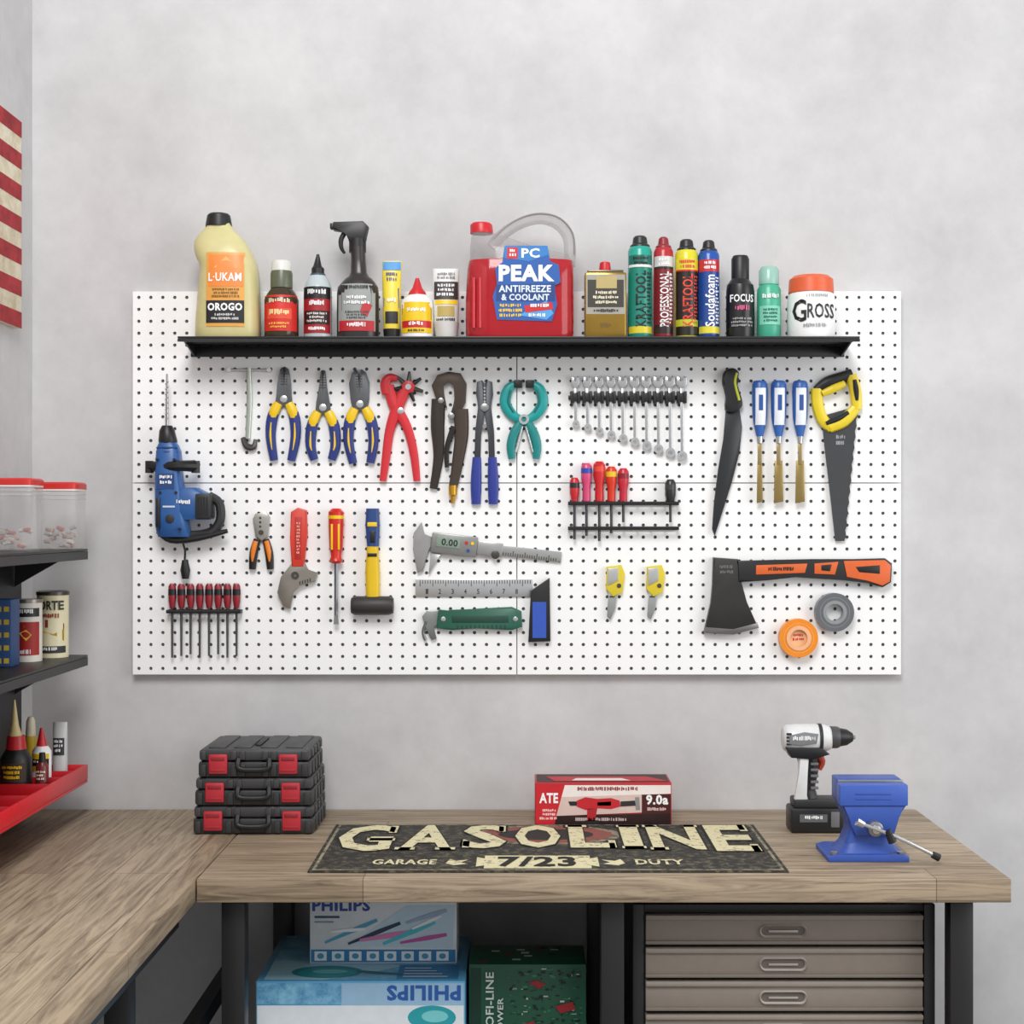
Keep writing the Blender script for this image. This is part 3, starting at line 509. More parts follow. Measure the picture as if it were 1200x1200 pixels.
# ---------------------------------------------------------------- left wall: canvas, shelves
FZ0,FZ1=CZ+.3647,CZ+.753
t=T('wall_canvas','red and cream striped flag canvas on the left wall','wall art',0,0,0,world=(WX,-.35,FZ0))
m=t.p('canvas'); m.wb(WX,WX+.014,-.76,-.108,FZ0,FZ1,worn('aged_cream_canvas','#c9b996','#ece3cd',.35,.6,20),.001)
h=(FZ1-FZ0)/13; rw=worn('aged_red_canvas','#7e1f26','#b03238',.35,.6,25)
for k in range(0,13,2): m.wb(WX+.0135,WX+.0146,-.76,-.1075,FZ0+k*h,FZ0+(k+1)*h,rw)
m.wb(WX+.0135,WX+.0152,-.76,-.50,FZ0+6*h,FZ1,mt('#2d3c66',.8))
SX=-.82
t=T('wall_storage_rack','black steel rack with two shelves on the left wall','shelf',0,0,0,world=(WX,-.45,CZ-.56))
m=t.p('back_panel'); m.wb(WX+.001,WX+.012,-.9,-.1,CZ-.60,CZ-.06,BLK,.001)
for z in (CZ-.05,CZ-.25):
    m=t.p('shelf'); m.wb(WX+.002,SX,-.9,-.1,z-.004,z,BLK,.001); m.wb(SX-.003,SX,-.9,-.1,z-.02,z-.0045,BLK); m.wb(WX+.0125,SX-.004,-.104,-.101,z-.02,z-.0045,BLK)
    for y in (-.14,-.5):
        m=t.p('shelf_bracket'); l=t.loc; a=[(WX+.0125,y,z-.0045),(SX-.01,y,z-.0045),(WX+.0125,y,z-.07)]
        va=[m.bm.verts.new(Vector(q)-l) for q in a]; vb=[m.bm.verts.new(Vector(q)-l+Vector((0,-.003,0))) for q in a]; i=m.i(BLK); m.face(va,i); m.face(vb,i)
        for k in range(3): m.face([va[k],va[(k+1)%3],vb[(k+1)%3],vb[k]],i)
zt=CZ-.485
t=T('parts_bin_tray','red plastic tray bin hooked to the left wall rack','tray',0,0,0,world=(-.88,-.35,zt))
m=t.p('tray'); m.wb(WX+.013,SX,-.62,-.1,zt-.006,zt,RED,.002)
for a in ((SX-.006,SX,-.62,-.1),(WX+.013,WX+.018,-.62,-.1),(WX+.019,SX-.007,-.106,-.1),(WX+.019,SX-.007,-.62,-.614)): m.wb(a[0],a[1],a[2],a[3],zt,zt+.028,mt('#d6202c',.35),.001)
for y in (-.305,-.235,-.165,-.42,-.52):
    m=t.p('divider'); m.wb(WX+.019,SX-.007,y-.003,y,zt,zt+.026,mt('#c51c28',.35),.0005)
def sb(zr,d): return 612-zr*1800/(3-d)
SJ='storage jars and tins on the left wall rack'
for x0,x1,d,l in ((-9,46,.26,'near'),(46,97,.14,'far')):
    b=sb(-.05,d); tp=b-(78 if d<.2 else 84); t=T('storage_jar','square clear jar with red lid on the top left shelf, %s the corner'%('farther from' if d>.2 else 'nearer'),'jar',(x0+x1)/2,b,d,SJ)
    m=t.p('jar'); df=m.body([(b-.2,x0+4,x1-4),(b-5,x0+2,x1-2),(tp+14,x0+1,x1-1),(tp+7,x0+1,x1-1)],mt('#dcd8d6',.1,0,.25),n=6,sm=1,seg=36)
    for k in range(2): m.body([(tp+13+k*5,x0+.6,x1-.6),(tp+15+k*5,x0+.6,x1-.6)],mt('#e6e2e0',.1,0,.3),n=6,seg=36)
    m=t.p('lid'); m.body([(tp+8,x0,x1),(tp+2,x0,x1),(tp,x0+2,x1-2)],mt('#cb2f2b',.35),n=6,seg=36); m.body([(tp+10,x0+.5,x1-.5),(tp+8,x0+.5,x1-.5)],mt('#efe6e2'),n=6,seg=36)
    m=t.p('contents'); 
    for k in range(22):
        u=random.uniform(x0+8,x1-8); v=b-random.uniform(4,26); f=random.uniform(-16,16); m.tube([(u-4,v,f),(u+4,v+random.uniform(-3,3),f+3)],2.2,mt(random.choice(['#b9a39c','#cfc8c2','#a9a39f','#c4b0a8','#b86a62']),.5),k=1,seg=6)
d=.15; b=sb(-.25,d); t=T('paint_tin','white and yellow paint tin with black lettering on the lower left shelf','tin',62,b,d,SJ)
m=t.p('can_body'); df=m.body([(b-.2,44,80),(696,44,80)],mt('#e4dcb8',.35)); m.text('PORTE',46,78,703,714,BLK,df,off=1,bold=.03); m.bars(49,75,718,726,1,mt('#8f2a24'),df); m.pp([(46,728),(60,725),(78,730),(78,738),(60,734),(46,738)],mt('#8f2a24'),df,.3); m.pp([(46,745),(56,738),(68,742),(78,736),(78,750),(46,758)],mt('#e0b52f'),df,.5); m.patch(45,79,756,764,mt('#2c2c2c'),df); m.bars(50,74,757,763,1,PW,df)
m=t.p('lid'); m.body([(697,43,81),(693,43,81),(692,46,78)],mt('#55504a',.3,.7))
d=.235; b=sb(-.25,d); t=T('varnish_tin','red and white tin with silver rim beside the pale yellow tin','tin',34,b,d,SJ)
m=t.p('can_body'); df=m.body([(b-.2,17,49),(705,17,49)],mt('#e8e2d8',.35)); m.patch(18,48,712,722,BLK,df); m.bars(21,45,713,721,1,PW,df); m.patch(18,48,728,b-8,mt('#a8231f'),df); m.pp([(20,742),(34,732),(47,742),(40,754),(24,754)],mt('#d9693c'),df,.4); m.pp([(28,741),(36,737),(42,743),(36,750)],mt('#f0c84a'),df,.7); m.bars(22,44,760,768,1,PW,df)
m=t.p('lid'); m.body([(706,16,50),(702,16,50)],mt('#8f8a80',.3,.7))
d=.33; b=sb(-.25,d); t=T('blue_carton','blue carton with rows of yellow marks at the left photo edge','box',0,b,d,SJ)
m=t.p('carton'); m.box(-26,18,702,b-.2,-16,16,mt('#2a4d80',.5),1)
for j in range(5):
    for k in range(3): m.patch(-8+k*9,-2+k*9,710+j*15,716+j*15,mt('#d3b53c'),16.3,1,1)
# bottles in tray
zb=-.483
def tb(name,label,c,x,d): b=sb(zb,d); return T(name,label,c,x,b,d,'glue bottles in the red tray'),b
t,b=tb('nozzle_bottle','black bottle with tall pale nozzle in the red tray','bottle',17,.27)
m=t.p('body'); df=m.body([(b,2,36),(b-4,1,37),(888,1,37),(880,6,32),(874,9,29)],BLK,sm=1); m.patch(4,34,892,914,mt('#3c2a1c'),df); m.bars(7,31,895,912,3,YEL,df)
m=t.p('collar'); m.body([(880,7,31),(862,9,29)],RED,fc=0); m=t.p('nozzle'); m.body([(863,10,26),(850,13,22),(820,16,18)],mt('#d8c88e',.4),seg=14)
t,b=tb('dropper_bottle','tiny dark red bottle with black cap beside the pale nozzle bottle','bottle',49,.272)
m=t.p('body'); df=m.body([(b,42,57),(898,42,57),(893,45,54)],mt('#6d1f22',.3)); m.bars(43.5,55.5,902,914,3,mt('#e7d9c5'),df); m=t.p('cap'); m.body([(894,45,54),(882,46,53)],BLK,seg=14)
t,b=tb('glue_bottle','white bottle with red tip in the red tray','bottle',48,.2)
m=t.p('body'); df=m.body([(b,38,60),(880,38,60),(874,42,56)],PW); m.patch(39,59,882,902,YEL,df); m.patch(39,59,888,896,BLK,df,off=.3); m.bars(41,57,889,895,1,PW,df)
m=t.p('nozzle'); m.body([(876,42,56),(868,44,54),(853,47,50)],RED,seg=14)
t,b=tb('glue_tube','slim silver tube standing at the far end of the red tray','tube',70,.14)
m=t.p('tube_body'); df=m.body([(b-8,62,79,8),(860,62,79,6),(846,62,79,1.5)],mt('#c9cbcc',.35),n=2.2); m.patch(64,77,864,884,mt('#2f3338'),df); m.bars(65,76,866,882,3,PW,df); m=t.p('cap'); m.body([(b,64,77),(b-9,63,78)],BLK)
t,b=tb('glue_stick','yellow capped glue stick in the red tray beside the nozzle bottle','tube',36,.125)
m=t.p('tube_body'); m.body([(b,29,43),(862,29,43)],mt('#d8b62e',.4)); m=t.p('cap'); m.body([(863,30,42),(845,31,41),(840,33,39)],mt('#e9e2c8',.4),seg=16)
# ---------------------------------------------------------------- work benches
XL,XR=-.512,.7675
wr=wood('plank_wood',0); wl=wood('plank_wood_lengthwise',math.pi/2)
t=T('workbench','steel framed workbench with wooden top under the pegboard','workbench',0,0,0,world=(.1,-.3,0))
m=t.p('bench_top'); m.wb(XL+.001,XR,-.59,-.004,BZ-.037,BZ,wr,.0015)
m=t.p('frame','black steel rails'); zf=BZ-.037
for a in ((-.482,.72,-.565,-.535),(-.482,.72,-.06,-.03),(-.482,-.452,-.534,-.061),(.69,.72,-.534,-.061)): m.wb(*a,zf-.006,zf,BLK)
for x in (-.478,.125,.68):
    for y in (-.56,-.055):
        m=t.p('leg'); m.wb(x,x+.037,y,y+.035,0,zf-.007,BLK,.002)
m=t.p('lower_shelf'); m.wb(-.44,.124,-.545,-.035,.40,.415,BLK,.002)
t=T('side_workbench','second wooden topped workbench running along the left wall','workbench',0,0,0,world=(-.73,-.9,0))
m=t.p('bench_top'); m.wb(WX+.002,XL-.001,-1.9,-.004,BZ-.037,BZ,wl,.0015)
m=t.p('frame'); m.wb(XL-.05,XL-.02,-1.85,-.62,zf-.03,zf,BLK); m.wb(WX+.02,WX+.05,-1.85,-.02,zf-.03,zf,BLK)
for x in (WX+.02,XL-.055):
    for y in (-.92,-1.84): m=t.p('leg'); m.wb(x,x+.035,y,y+.035,0,zf-.031,BLK,.002)
m=t.p('brace'); m.wb(XL-.05,XL-.025,-.885,-.03,.60,.63,BLK); m.wb(XL-.05,XL-.025,-.06,-.03,0,.60,BLK)
# drawer cabinet
cx0,cx1=.18,.672
t=T('drawer_cabinet','black tool cabinet with taupe drawers under the bench','cabinet',(757+1085)/2,1200,.5,world=((cx0+cx1)/2,-.5,0))
m=t.p('cabinet_body'); m.wb(cx0,cx1,-.485,-.06,.02,.838,BLK,.002); m.wb(cx0,cx0+.018,-.5,-.486,.02,.838,BLK,.001); m.wb(cx1-.018,cx1,-.5,-.486,.02,.838,BLK,.001); m.wb(cx0+.0185,cx1-.0185,-.5,-.486,.827,.838,BLK,.001)
for x in (cx0+.02,cx1-.06):
    for y in (-.45,-.12): m=t.p('foot'); m.wb(x,x+.04,y,y+.04,0,.02,BLK)
tp=mt('#8b8076',.5); z=.825
for k in range(8):
    hh=.054 if k<5 else .165
    if z-hh<.02: break
    m=t.p('drawer'); a,b=cx0+.0205,cx1-.0205; m.wb(a,b,-.503,-.486,z-hh+.0035,z-.003,tp,.002); m.wb(a,b,-.508,-.5035,z-.011,z-.003,mt('#94897f',.5),.002); m.wb(a,b,-.507,-.5035,z-hh+.0035,z-hh+.009,mt('#7f756c',.5),.001)
    q=t.p('handle','recessed grey pull',m); zz=z-.029; xc=(cx0+cx1)/2-.002
    l=t.loc; seg=32; ii=q.i(mt('#c9c1b9',.35,.3)); i2=q.i(mt('#665d56',.5)); o=[[],[],[]]
    for w in range(seg):
        c,s_=math.cos(2*math.pi*w/seg),math.sin(2*math.pi*w/seg); sx=math.copysign(.028,c) if abs(c)>1e-6 else .028
        for L_,(r,y) in zip(o,((.0112,-.5032),(.0098,-.508),(.0076,-.5035))): L_.append(q.bm.verts.new((xc+sx+r*c-l.x,y-l.y,zz+r*s_-l.z)))
    for w in range(seg):
        n=(w+1)%seg; q.face([o[0][w],o[0][n],o[1][n],o[1][w]],ii); q.face([o[1][w],o[1][n],o[2][n],o[2][w]],ii)
    q.face(o[2],i2); q.wb(xc-.024,xc+.024,-.5065,-.504,zz-.002,zz+.0015,mt('#b5aca3',.35,.3),.0005)
    z-=hh
# ---------------------------------------------------------------- cartons below
def wbx(name,label,x0,x1,y0,y1,z0,z1,m_,g='cartons under the bench'):
    t=T(name,label,'box',0,0,0,g,world=((x0+x1)/2,(y0+y1)/2,z0)); m=t.p('carton'); m.wb(x0,x1,y0,y1,z0,z1,m_,.001); return t,m
def wq(m,x0,x1,z0,z1,y,mat): wpoly(m,((x0,z0),(x1,z0),(x1,z1),(x0,z1)),y,mat)
def wpoly(m,pts,y,mat):
    l=m.t.loc; m.face([m.bm.verts.new((x-l.x,y-l.y,z-l.z)) for x,z in pts],m.i(mat))
def wtx(m,st,x0,x1,z0,z1,y,mat,rot=0,bold=.03):
    vs,fs=glyphs(st,bold); l=m.t.loc; o=[]
    for u,v in vs:
        if rot==180: u,v=1-u,1-v
        if rot==90: u,v=1-v,u
        o.append(m.bm.verts.new((x0+u*(x1-x0)-l.x,y-l.y,z0+v*(z1-z0)-l.z)))
    for f in fs: m.face([o[k] for k in f],m.i(mat))
def wtopp(m,pts,z,mat):
    l=m.t.loc; m.face([m.bm.verts.new((x-l.x,y-l.y,z-l.z)) for x,y in pts],m.i(mat))
def wtop(m,x0,x1,y0,y1,z,mat): wtopp(m,((x0,y0),(x1,y0),(x1,y1),(x0,y1)),z,mat)
def ell(cx,cy,rx,ry,n=28): return [(cx+rx*math.cos(2*math.pi*k/n),cy+ry*math.sin(2*math.pi*k/n)) for k in range(n)]
BT=CZ-.762
t,m=wbx('blue_carton','large light blue carton with white lettering, lowest under the bench',-.442,-.095,-.45,-.17,.416,BT,mt('#62aedb',.35))
wtop(m,-.43,-.107,-.445,-.175,BT+.0006,worn('blue_print_gradient','#3f97cc','#9ad4ef',.35,.62,6)); wtopp(m,[(-.43,-.445),(-.33,-.445),(-.25,-.40),(-.2,-.36),(-.28,-.34),(-.43,-.33)],BT+.0009,mt('#a9dcf0',.35)); wtop(m,-.21,-.107,-.44,-.36,BT+.001,mt('#2f86bf'))
wtopp(m,ell(-.33,-.40,.06,.035),BT+.0012,mt('#1f8f9c')); wtopp(m,ell(-.33,-.405,.05,.027),BT+.0014,mt('#2aa5b0')); wtopp(m,ell(-.325,-.40,.03,.012),BT+.0016,mt('#6fd0d4')); wtopp(m,[(-.28,-.405),(-.2,-.42),(-.2,-.41),(-.28,-.39)],BT+.0013,mt('#187680'))
for k in range(4): wtop(m,-.2,-.125-k*.01,-.43+k*.016,-.425+k*.016,BT+.0015,mt('#dcecf6'))
wq(m,-.3,-.097,BT-.04,BT-.003,-.4507,mt('#9fc6e4')); wtx(m,'PHILIPS',-.225,-.102,BT-.032,BT-.006,-.4512,mt('#2a5fae'),rot=180,bold=.04); wq(m,-.44,-.097,BT-.085,BT-.04,-.4508,mt('#e8f0f5')); wq(m,-.44,-.3,BT-.038,BT-.003,-.4508,worn('blue_side_print','#2f7fb6','#8cc9e8',.35,.62,30)); wpoly(m,ell(-.15,BT-.06,.04,.02),-.451,mt('#2aa5b0')); wpoly(m,ell(-.145,BT-.058,.022,.01),-.4513,mt('#7fd6da'))
P=BT+.0015
t,m=wbx('shaver_carton','white carton with pink and blue tool pictures, standing on the blue carton',-.366,-.113,-.352,-.23,P,P+.13,mt('#dfe4e9',.35))
y=-.3526
wtx(m,'PHILIPS',-.362,-.262,P+.090,P+.110,y,mt('#26479a'),bold=.04); wq(m,-.358,-.315,P+.078,P+.082,y,mt('#3c5570')); wq(m,-.358,-.325,P+.070,P+.073,y,mt('#8c99a6')); wq(m,-.364,-.115,P+.002,P+.024,y,mt('#2f7fb6'))
wpoly(m,[(-.30,P+.03),(-.12,P+.026),(-.115,P+.1),(-.2,P+.1)],y-.0002,mt('#c3dae8'))
for k in range(8): wq(m,-.358+k*.030,-.337+k*.030,P+.005,P+.021,y-.0005,mt('#e2eef4')); wpoly(m,ell(-.3475+k*.030,P+.013,.006,.005,10),y-.0008,mt('#4a9ac0'))
def stick(a,b,c,e,w,col,yy):
    dx,dz=c-a,e-b; L_=math.hypot(dx,dz); nx,nz=-dz/L_,dx/L_
    wpoly(m,[(a+nx*w*.5,P+b+nz*w*.5),(a-nx*w*.5,P+b-nz*w*.5),(a+dx*.6-nx*w,P+b+dz*.6-nz*w),(c-nx*w*.7,P+e-nz*w*.7),(c+nx*w*.7,P+e+nz*w*.7),(a+dx*.6+nx*w,P+b+dz*.6+nz*w)],yy,mt(col))
for j,(a,b,c,e,w,col) in enumerate(((-.34,.036,-.25,.075,.004,'#4fa6c8'),(-.30,.034,-.21,.070,.004,'#2a3c58'),(-.28,.040,-.19,.055,.005,'#d985b8'),(-.24,.034,-.15,.072,.005,'#58c2cf'),(-.21,.036,-.13,.05,.004,'#c05aa0'),(-.2,.07,-.13,.092,.004,'#9fb4d0'),(-.33,.055,-.27,.06,.003,'#f2f6f8'),(-.19,.06,-.14,.082,.003,'#f2f6f8'))): stick(a,b,c,e,w,col,y-.0006-j*.0002)
GT=CZ-.7486
t,m=wbx('green_carton','dark green carton with white and red print, right of the blue carton',-.09,.108,-.40,-.28,.416,GT,mt('#1d5a42',.4))
random.seed(9); y=-.4008
wtx(m,'PROFI-LINE',-.062,-.048,GT-.13,GT-.012,y-.003,mt('#dfeae2'),rot=90,bold=.02); wtx(m,'POWER',-.042,-.032,GT-.12,GT-.055,y-.003,mt('#dfeae2'),rot=90,bold=.02)
for k in range(240):
    a=random.uniform(-.024,.098); b=GT-random.uniform(.006,.14); w=random.uniform(.0015,.009); hh=random.uniform(.001,.004)
    wq(m,a,min(a+w,.105),b-hh,b,y-.000008*k,mt(random.choice(['#0f3a2a','#2f7a5a','#123f30','#c5d6c9','#3f8a68','#102a20','#0b2018','#1f6a4c'])))
for pts in ([(.01,GT-.03),(.025,GT-.026),(.04,GT-.033),(.028,GT-.040)],[(.055,GT-.07),(.085,GT-.062),(.09,GT-.075),(.065,GT-.082)],[(.0,GT-.10),(.02,GT-.095),(.022,GT-.11),(.004,GT-.112)]): wpoly(m,pts,y-.0024,mt('#a3262b'))
wq(m,-.087,-.070,GT-.2,GT-.006,y-.0004,mt('#123a2c'))
for k in range(16): a=random.uniform(-.08,.085); b=random.uniform(-.39,-.30); wtop(m,a,a+.014,b,b+.008,GT+.0006+k*.00002,mt(random.choice(['#dce8df','#2f7a5a','#0f3a2a','#a3262b'])))
# ---------------------------------------------------------------- things on the bench
def bp(d): return 612+.56*1800/(3-d)
cb=mt('#323234',.42); cl=mt('#3d3d3f',.42); kd=.246; bb=bp(kd)
for k,(x0,x1,l) in enumerate(((226,367,'bottom'),(228,366,'middle'),(232,363,'top'))):
    y1=bb-.3-k*33.2; y0=y1-32.7
    t=T('tool_case','black plastic tool case with two red latches, %s of the stack of three'%l,'tool case',(x0+x1)/2,y1,kd,'stacked black tool cases')
    m=t.p('case_base'); m.box(x0,x1,y0+14,y1,-120,0,cb,3.5)
    for x in (x0+6,x0+42,x0+52,x1-52,x1-42,x1-6): m.box(x-3.5,x+3.5,y0+17,y1-1.5,-2,2.4,cb,1)
    for f in (-25,-50,-75,-100): m.box(x1-1,x1+1.6,y0+17,y1-2,f-5,f+5,cb,.8)
    m=t.p('case_lid'); m.box(x0+1,x1-1,y0,y0+13.4,-120,0,cl,3.5)
    for x in (x0+6,x0+42,x0+52,x1-52,x1-42,x1-6): m.box(x-3.5,x+3.5,y0+1.5,y0+11.5,-2,2.4,cl,1)
    for f in (-25,-50,-75,-100): m.box(x1-2,x1+1,y0+2,y0+11,f-5,f+5,cl,.8)
    if k==2:
        for x in (x0+20,x0+50,x1-50,x1-20): m.box(x-10,x+10,y0-1.8,y0+1,-110,-12,cl,1)
        m.box(x0+62,x1-62,y0-2.4,y0+1,-90,-30,BLK,1)
    for x in (x0+24,x1-25):
        m=t.p('latch','red latch'); m.box(x-11,x+11,y0+5,y0+28,.2,4.5,mt('#b82c38',.4),1.8); m.box(x-8,x+8,y0+8,y0+12,4.5,5.6,mt('#8f202c'),.4); m.box(x-9,x+9,y0+22,y0+25,4.5,5.2,mt('#a52633'),.4)
    m=t.p('handle'); c=(x0+x1)/2; m.tube([(c-18,y0+10,1),(c-17,y0+21,5),(c,y0+23,6),(c+17,y0+21,5),(c+18,y0+10,1)],3.2,BLK)
# red box
d=.168; b=bp(d); t=T('drill_carton','red and white power tool carton at the rear of the bench','box',706,b,d)
m=t.p('carton'); m.box(627,787,917,b-.2,-60,0,mt('#b8242c',.35),.5)
m.patch(628,786,920,966,mt('#8f2226',.35),.4,1,1); m.patch(628,662,920,966,mt('#c8202b',.35),.6,1,1); m.pp([(662,920),(786,920),(786,930),(658,934)],mt('#efe6e2',.35),.7); m.pp([(658,934),(752,931),(752,952),(652,956)],mt('#d9bfb8',.35),.7); m.patch(752,786,931,954,mt('#4a1719',.35),.7,1,1); m.pp([(652,956),(786,953),(786,966),(650,966)],mt('#2a1517',.35),.8)
m.text('ATE',632,654,929,941,PW,.8,bold=.04); m.text('9.0a',757,783,931,943,PW,.9,bold=.04); m.bars(676,748,922,929,1,mt('#8c1f28'),.8,off=.2); m.bars(632,655,948,962,3,mt('#f1c9c6'),.8,off=.2); m.bars(756,783,946,952,1,mt('#d9c0bd'),.9,off=.2); m.bars(668,740,958,964,1,mt('#c9b3b0'),.9,off=.2)
for pts,c in (([(676,938),(686,934),(700,936),(716,935),(726,938),(727,945),(716,948),(700,947),(686,949),(676,945)],'#c3202a'),([(727,939),(744,938),(745,944),(727,945)],'#29292b'),([(744,934),(749,934),(750,949),(745,949)],'#8a8a8c'),([(688,948),(700,947),(697,962),(688,962)],'#b11e27'),([(686,961),(701,961),(702,966),(685,966)],'#1c1c1e'),([(700,940),(716,939),(716,944),(700,944)],'#efe6e2'),([(666,939),(676,939),(676,944),(668,944)],'#1f1f21')): m.pp(pts,mt(c),1.1)
i=m.i(mt('#3a1719')); m.face([m.W(x,916.8,f) for x,f in ((629,-2),(785,-2),(785,-58),(629,-58))],i); m.face([m.W(x,916.4,f) for x,f in ((650,-6),(785,-6),(760,-40),(640,-40))],m.i(mt('#b8262e'))); m.face([m.W(x,916.2,f) for x,f in ((670,-10),(740,-10),(730,-26),(676,-26))],m.i(mt('#efe0dc')))
# mat
t=TM('bench_mat','black mat with large cream vintage lettering lying flat on the bench','mat',0,0,0,world=(.04,-.36,BZ))
m=t.m; x0,x1,y0,y1=-.343,.426,-.548,-.168; z=BZ+.003; m.wb(x0,x1,y0,y1,BZ+.0004,z,worn('worn_black_print','#67604f','#2d2b28',.38,.5,70),.0005)
cr=worn('worn_cream_print','#4a4538','#dcd3ab',.37,.45,80); gb=worn('worn_grey_print','#3d3a34','#9a927a',.4,.55,60)
for a in ((x0+.006,x1-.006,y0+.006,y0+.013),(x0+.006,x1-.006,y1-.010,y1-.005),(x0+.006,x0+.011,y0+.013,y1-.010),(x1-.011,x1-.006,y0+.013,y1-.010)): wtop(m,*a,z+.0004,gb)
wtopp(m,ell(.042,-.262,.135,.085),z+.0003,gb); wtopp(m,ell(.042,-.262,.12,.073),z+.0005,worn('worn_red_print','#7a5148','#9a4a40',.4,.6,60)); wtopp(m,ell(.042,-.262,.085,.048),z+.0007,mt('#2b2926',.85))
def ft(st,a,b,c,d_,mat,bold=.03,zz=.0014):
    vs,fs=glyphs(st,bold); l=t.loc; o=[m.bm.verts.new((a+u*(b-a)-l.x,c+v*(d_-c)-l.y,z+zz-l.z)) for u,v in vs]
    for f in fs: m.face([o[q] for q in f],m.i(mat))
dkm=mt('#1f1d1b',.85); w0=x0+.020; ws=[.106,.101,.087,.090,.087,.043,.100,.085]; hs=[.222,.21,.2,.195,.195,.2,.21,.222]; yc=y1-.013
for ch,w,h in zip('GASOLINE',ws,hs):
    a,b=w0,w0+w-.010
    def letter(o,zz,mat,bold):
        ft(ch,a-o,b+o,yc-h-o,yc+o,mat,bold,zz); sf=.018
        def sr(u0,u1,top): wtop(m,u0-o,u1+o,(yc-sf if top else yc-h)-o,(yc if top else yc-h+sf)+o,z+zz,mat)
        if ch=='I': sr(a-.004,b+.004,1); sr(a-.004,b+.004,0)
        if ch=='A': sr(a-.006,a+.028,0); sr(b-.028,b+.006,0)
        if ch=='L': sr(a-.004,a+.034,1); wtop(m,b-.010-o,b+.002+o,yc-h-o,yc-h+.06+o,z+zz,mat)
        if ch=='N': sr(a-.005,a+.022,1); sr(b-.02,b+.005,1); sr(a-.005,a+.026,0)
        if ch=='E': wtop(m,b-.012-o,b+.002+o,yc-.055-o,yc+o,z+zz,mat); wtop(m,b-.012-o,b+.002+o,yc-h-o,yc-h+.055+o,z+zz,mat)
        if ch=='G': wtop(m,b-.012-o,b+.002+o,yc-.07-o,yc-.008+o,z+zz,mat); wtop(m,b-.045-o,b+.004+o,yc-h*.62-o,yc-h*.52+o,z+zz,mat)
        if ch=='S': wtop(m,b-.014-o,b-.002+o,yc-.06-o,yc-.006+o,z+zz,mat); wtop(m,a+.002-o,a+.014+o,yc-h+.006-o,yc-h+.06+o,z+zz,mat)
    letter(.004,.0010,dkm,.045); letter(0,.0014,cr,.03)
    w0+=w+.0055
wtop(m,-.062,.112,y0+.018,y0+.112,z+.0006,cr); ft('7/23',-.04,.088,y0+.029,y0+.102,dkm,.035)
for s in (-.075,.114): wtopp(m,[(s,y0+.03),(s+.013,y0+.04),(s+.013,y0+.09),(s,y0+.1)] if s<0 else [(s-.002,y0+.04),(s+.011,y0+.03),(s+.011,y0+.1),(s-.002,y0+.09)],z+.0006,cr)
ft('GARAGE',-.245,-.14,y0+.042,y0+.08,cr,.03); ft('DUTY',.185,.265,y0+.042,y0+.08,cr,.03)
for s,e in ((-.107,1),(.15,-1)): wtopp(m,[(s-.018*e,y0+.055),(s-.006*e,y0+.04),(s+.018*e,y0+.05),(s+.006*e,y0+.062),(s+.02*e,y0+.082),(s-.002*e,y0+.072),(s-.012*e,y0+.086)],z+.0006,cr)
# cordless drill
d=.21; b=bp(d); t=T('cordless_drill','white and black cordless drill standing on its battery behind the vise','drill',950,b,d)
wd=mt('#dcdcdc',.35)
m=t.p('battery'); m.box(924,986,944,b-.2,-20,18,BLK,3); m.box(928,982,934,944.5,-16,15,DK,2.5); m.patch(934,966,951,960,mt('#5e6062'),18.3); m.bars(936,964,952.5,959,1,PW,18.5,off=.2); m.box(970,980,948,966,17,19.5,GR,.8)
m=t.p('grip'); m.tube([(944,878,0),(948,900,0),(944,922,0),(946,940,0)],[13,11.5,11.5,14],BLK,fl=.95)
q=t.p('grip_panel','white side panel',m); q.poly([(934,882),(946,882),(944,905),(941,930),(946,938),(928,940),(930,930),(934,905)],6,13.5,wd,2)
for k in range(5): q.box(948,957,892+k*7,895+k*7,8,12.4,GR,.5)
m=t.p('motor_housing'); m.tube([(917,865,0),(922,865,0),(945,865,0),(966,865,0),(974,865,0)],[12,16,17,16,12],wd,k=2,seg=20)
m.poly([(922,860),(940,856),(956,858),(954,869),(936,872),(922,870)],14,18,mt('#7e8082'),1.5); m.bars(926,952,860,868,1,PW,18.2,off=.2); m.poly([(918,874),(960,874),(970,882),(950,888),(925,886)],-8,16,BLK,2); m.tube([(958,865,0),(962,865,0)],[17.4,17.2],DK,k=1,seg=20)
for k in range(4): m.box(919,925,857+k*4,859+k*4,14.5,16.5,BLK,.3)
m=t.p('chuck'); m.tube([(973,864,0),(980,864,0),(983,864,0)],[13,13,12],mt('#4a4a4c',.4),k=1,seg=18); m.tube([(983,864,0),(992,864,0),(999,864,0)],[11,9.5,5],BLK,k=1,seg=18); m.tube([(997,864,0),(1002,864,0)],[3,2.4],ST,k=1)
m=t.p('trigger','red brown trigger'); m.tube([(957,884,0),(963,892,0),(960,902,0)],[5,4.5,3],mt('#b4452f',.4))
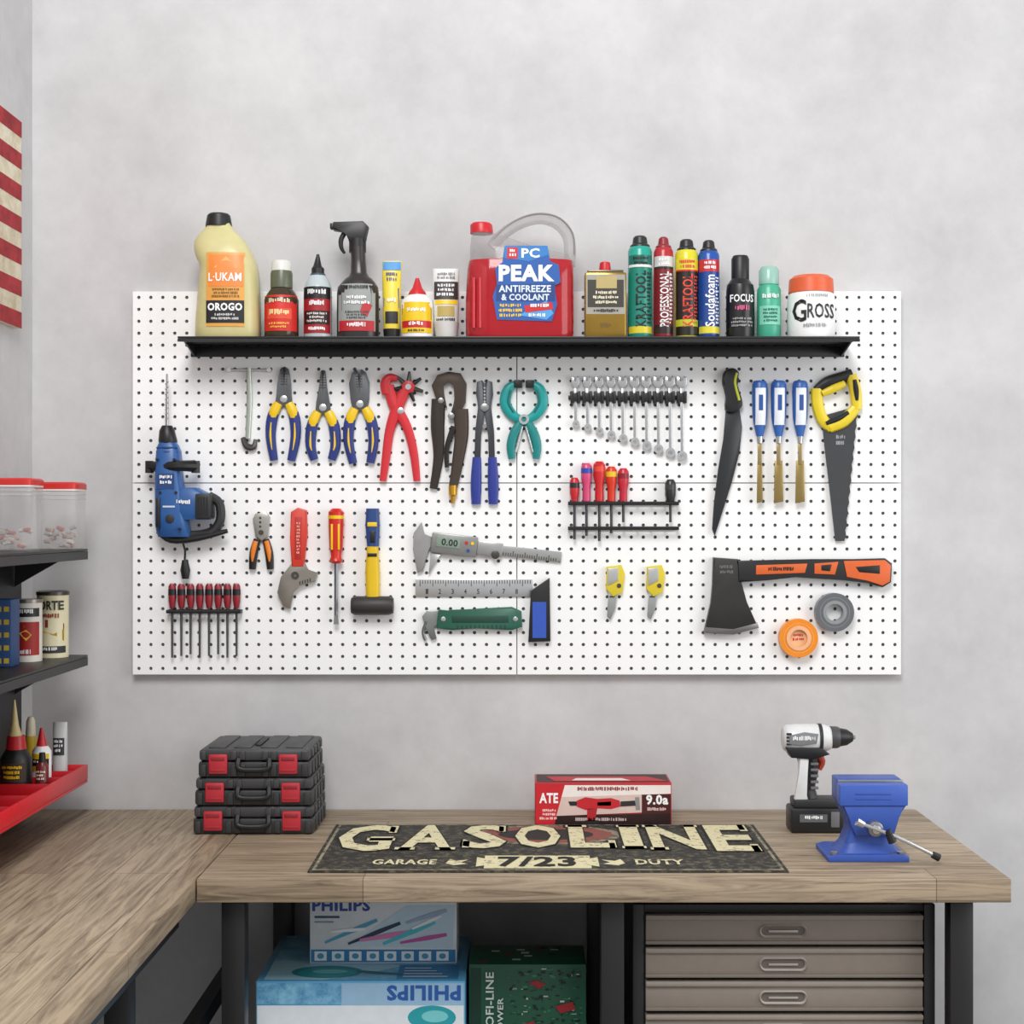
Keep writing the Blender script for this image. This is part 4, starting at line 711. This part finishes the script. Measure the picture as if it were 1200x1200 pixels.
# vise
d=.45; b=bp(d); vb=mt('#3454a8',.38); vl=mt('#3f60b8',.38); t=T('bench_vise','blue bench vise with steel turning bar at the right end of the bench','vise',1017,b,d)
m=t.p('base'); m.poly([(968,b-.3),(1062,b-.3),(1062,b-6),(1054,b-9),(976,b-9),(967,b-6)],-60,16,vb,1.5); m.body([(b-8,980,1054,30),(b-14,986,1050,26),(b-20,990,1047,22)],vb,n=5,fc=-20,seg=36)
for x in (976,1054):
    m.body([(b-8,x-5,x+5),(b-11,x-5,x+5)],ST,fc=8,seg=6)
m=t.p('column'); m.body([(b-19,990,1047,22),(972,996,1042,19),(960,994,1046,20),(948,988,1054,26)],vb,n=7,fc=-20,seg=40)
m=t.p('fixed_jaw'); m.box(984,1060,915,942,-48,-12,vb,1.8); m.poly([(986,942),(1058,942),(1048,960),(994,960)],-46,-12,vb,1)
m=t.p('moving_jaw'); m.box(982,1062,918,943,-9,10,vl,1.8); m.poly([(985,943),(1060,943),(1050,957),(1046,978),(1000,978),(995,957)],-9,8,vb,1.5); m.box(984,1060,915.5,919,-11,-7,ST,.3); m.box(1000,1042,928,929.5,10,10.6,vb,.2); m.box(1000,1042,934,935.5,10,10.6,vb,.2)
m=t.p('screw_boss'); m.disc(1022,968,9,8,20,ST,18,1.5); m.disc(1022,968,5,20,24,CH,14,1)
m=t.p('turning_bar','steel bar with rounded black ends'); m.tube([(1003,960,24),(1045,976,25),(1090,998,25)],2.2,CH); m.tube([(999,958,24),(1007,962,24)],[5,4],CH,k=1); m.tube([(1086,996,25),(1094,1000,25)],[4,4.5],BLK,k=1); m.tube([(1034,968,25),(1040,982,25)],[4,5],BLK,k=1)
# ---------------------------------------------------------------- finish
for q in ALL: q.end()
# light
w=bpy.data.worlds.new('world'); S.world=w; w.use_nodes=True; bg=w.node_tree.nodes['Background']; bg.inputs[0].default_value=(.975,.985,1,1); bg.inputs[1].default_value=.6
def area(loc,tgt,size,e,col=(1,1,1)):
    L=bpy.data.lights.new('soft_light','AREA'); L.shape='SQUARE'; L.size=size; L.energy=e; L.color=col; o=bpy.data.objects.new('soft_light',L); C.objects.link(o); o.location=loc
    o.rotation_euler=(Vector(tgt)-o.location).to_track_quat('-Z','Y').to_euler()
area((-.2,-2.5,3.4),(0.05,0,1.25),1.1,60,(1,.99,.975))
area((2.6,-1.9,1.9),(-.9,-.2,1.3),1.8,33,(1,.995,.985))  # added fill from the right, only to brighten the left wall
cam=bpy.data.cameras.new('camera'); co=bpy.data.objects.new('camera',cam); C.objects.link(co); co.location=(0,-3,CZ); co.rotation_euler=(math.pi/2,0,0); cam.lens=54; cam.sensor_width=36; cam.shift_x=-.01; cam.shift_y=.01
S.camera=co
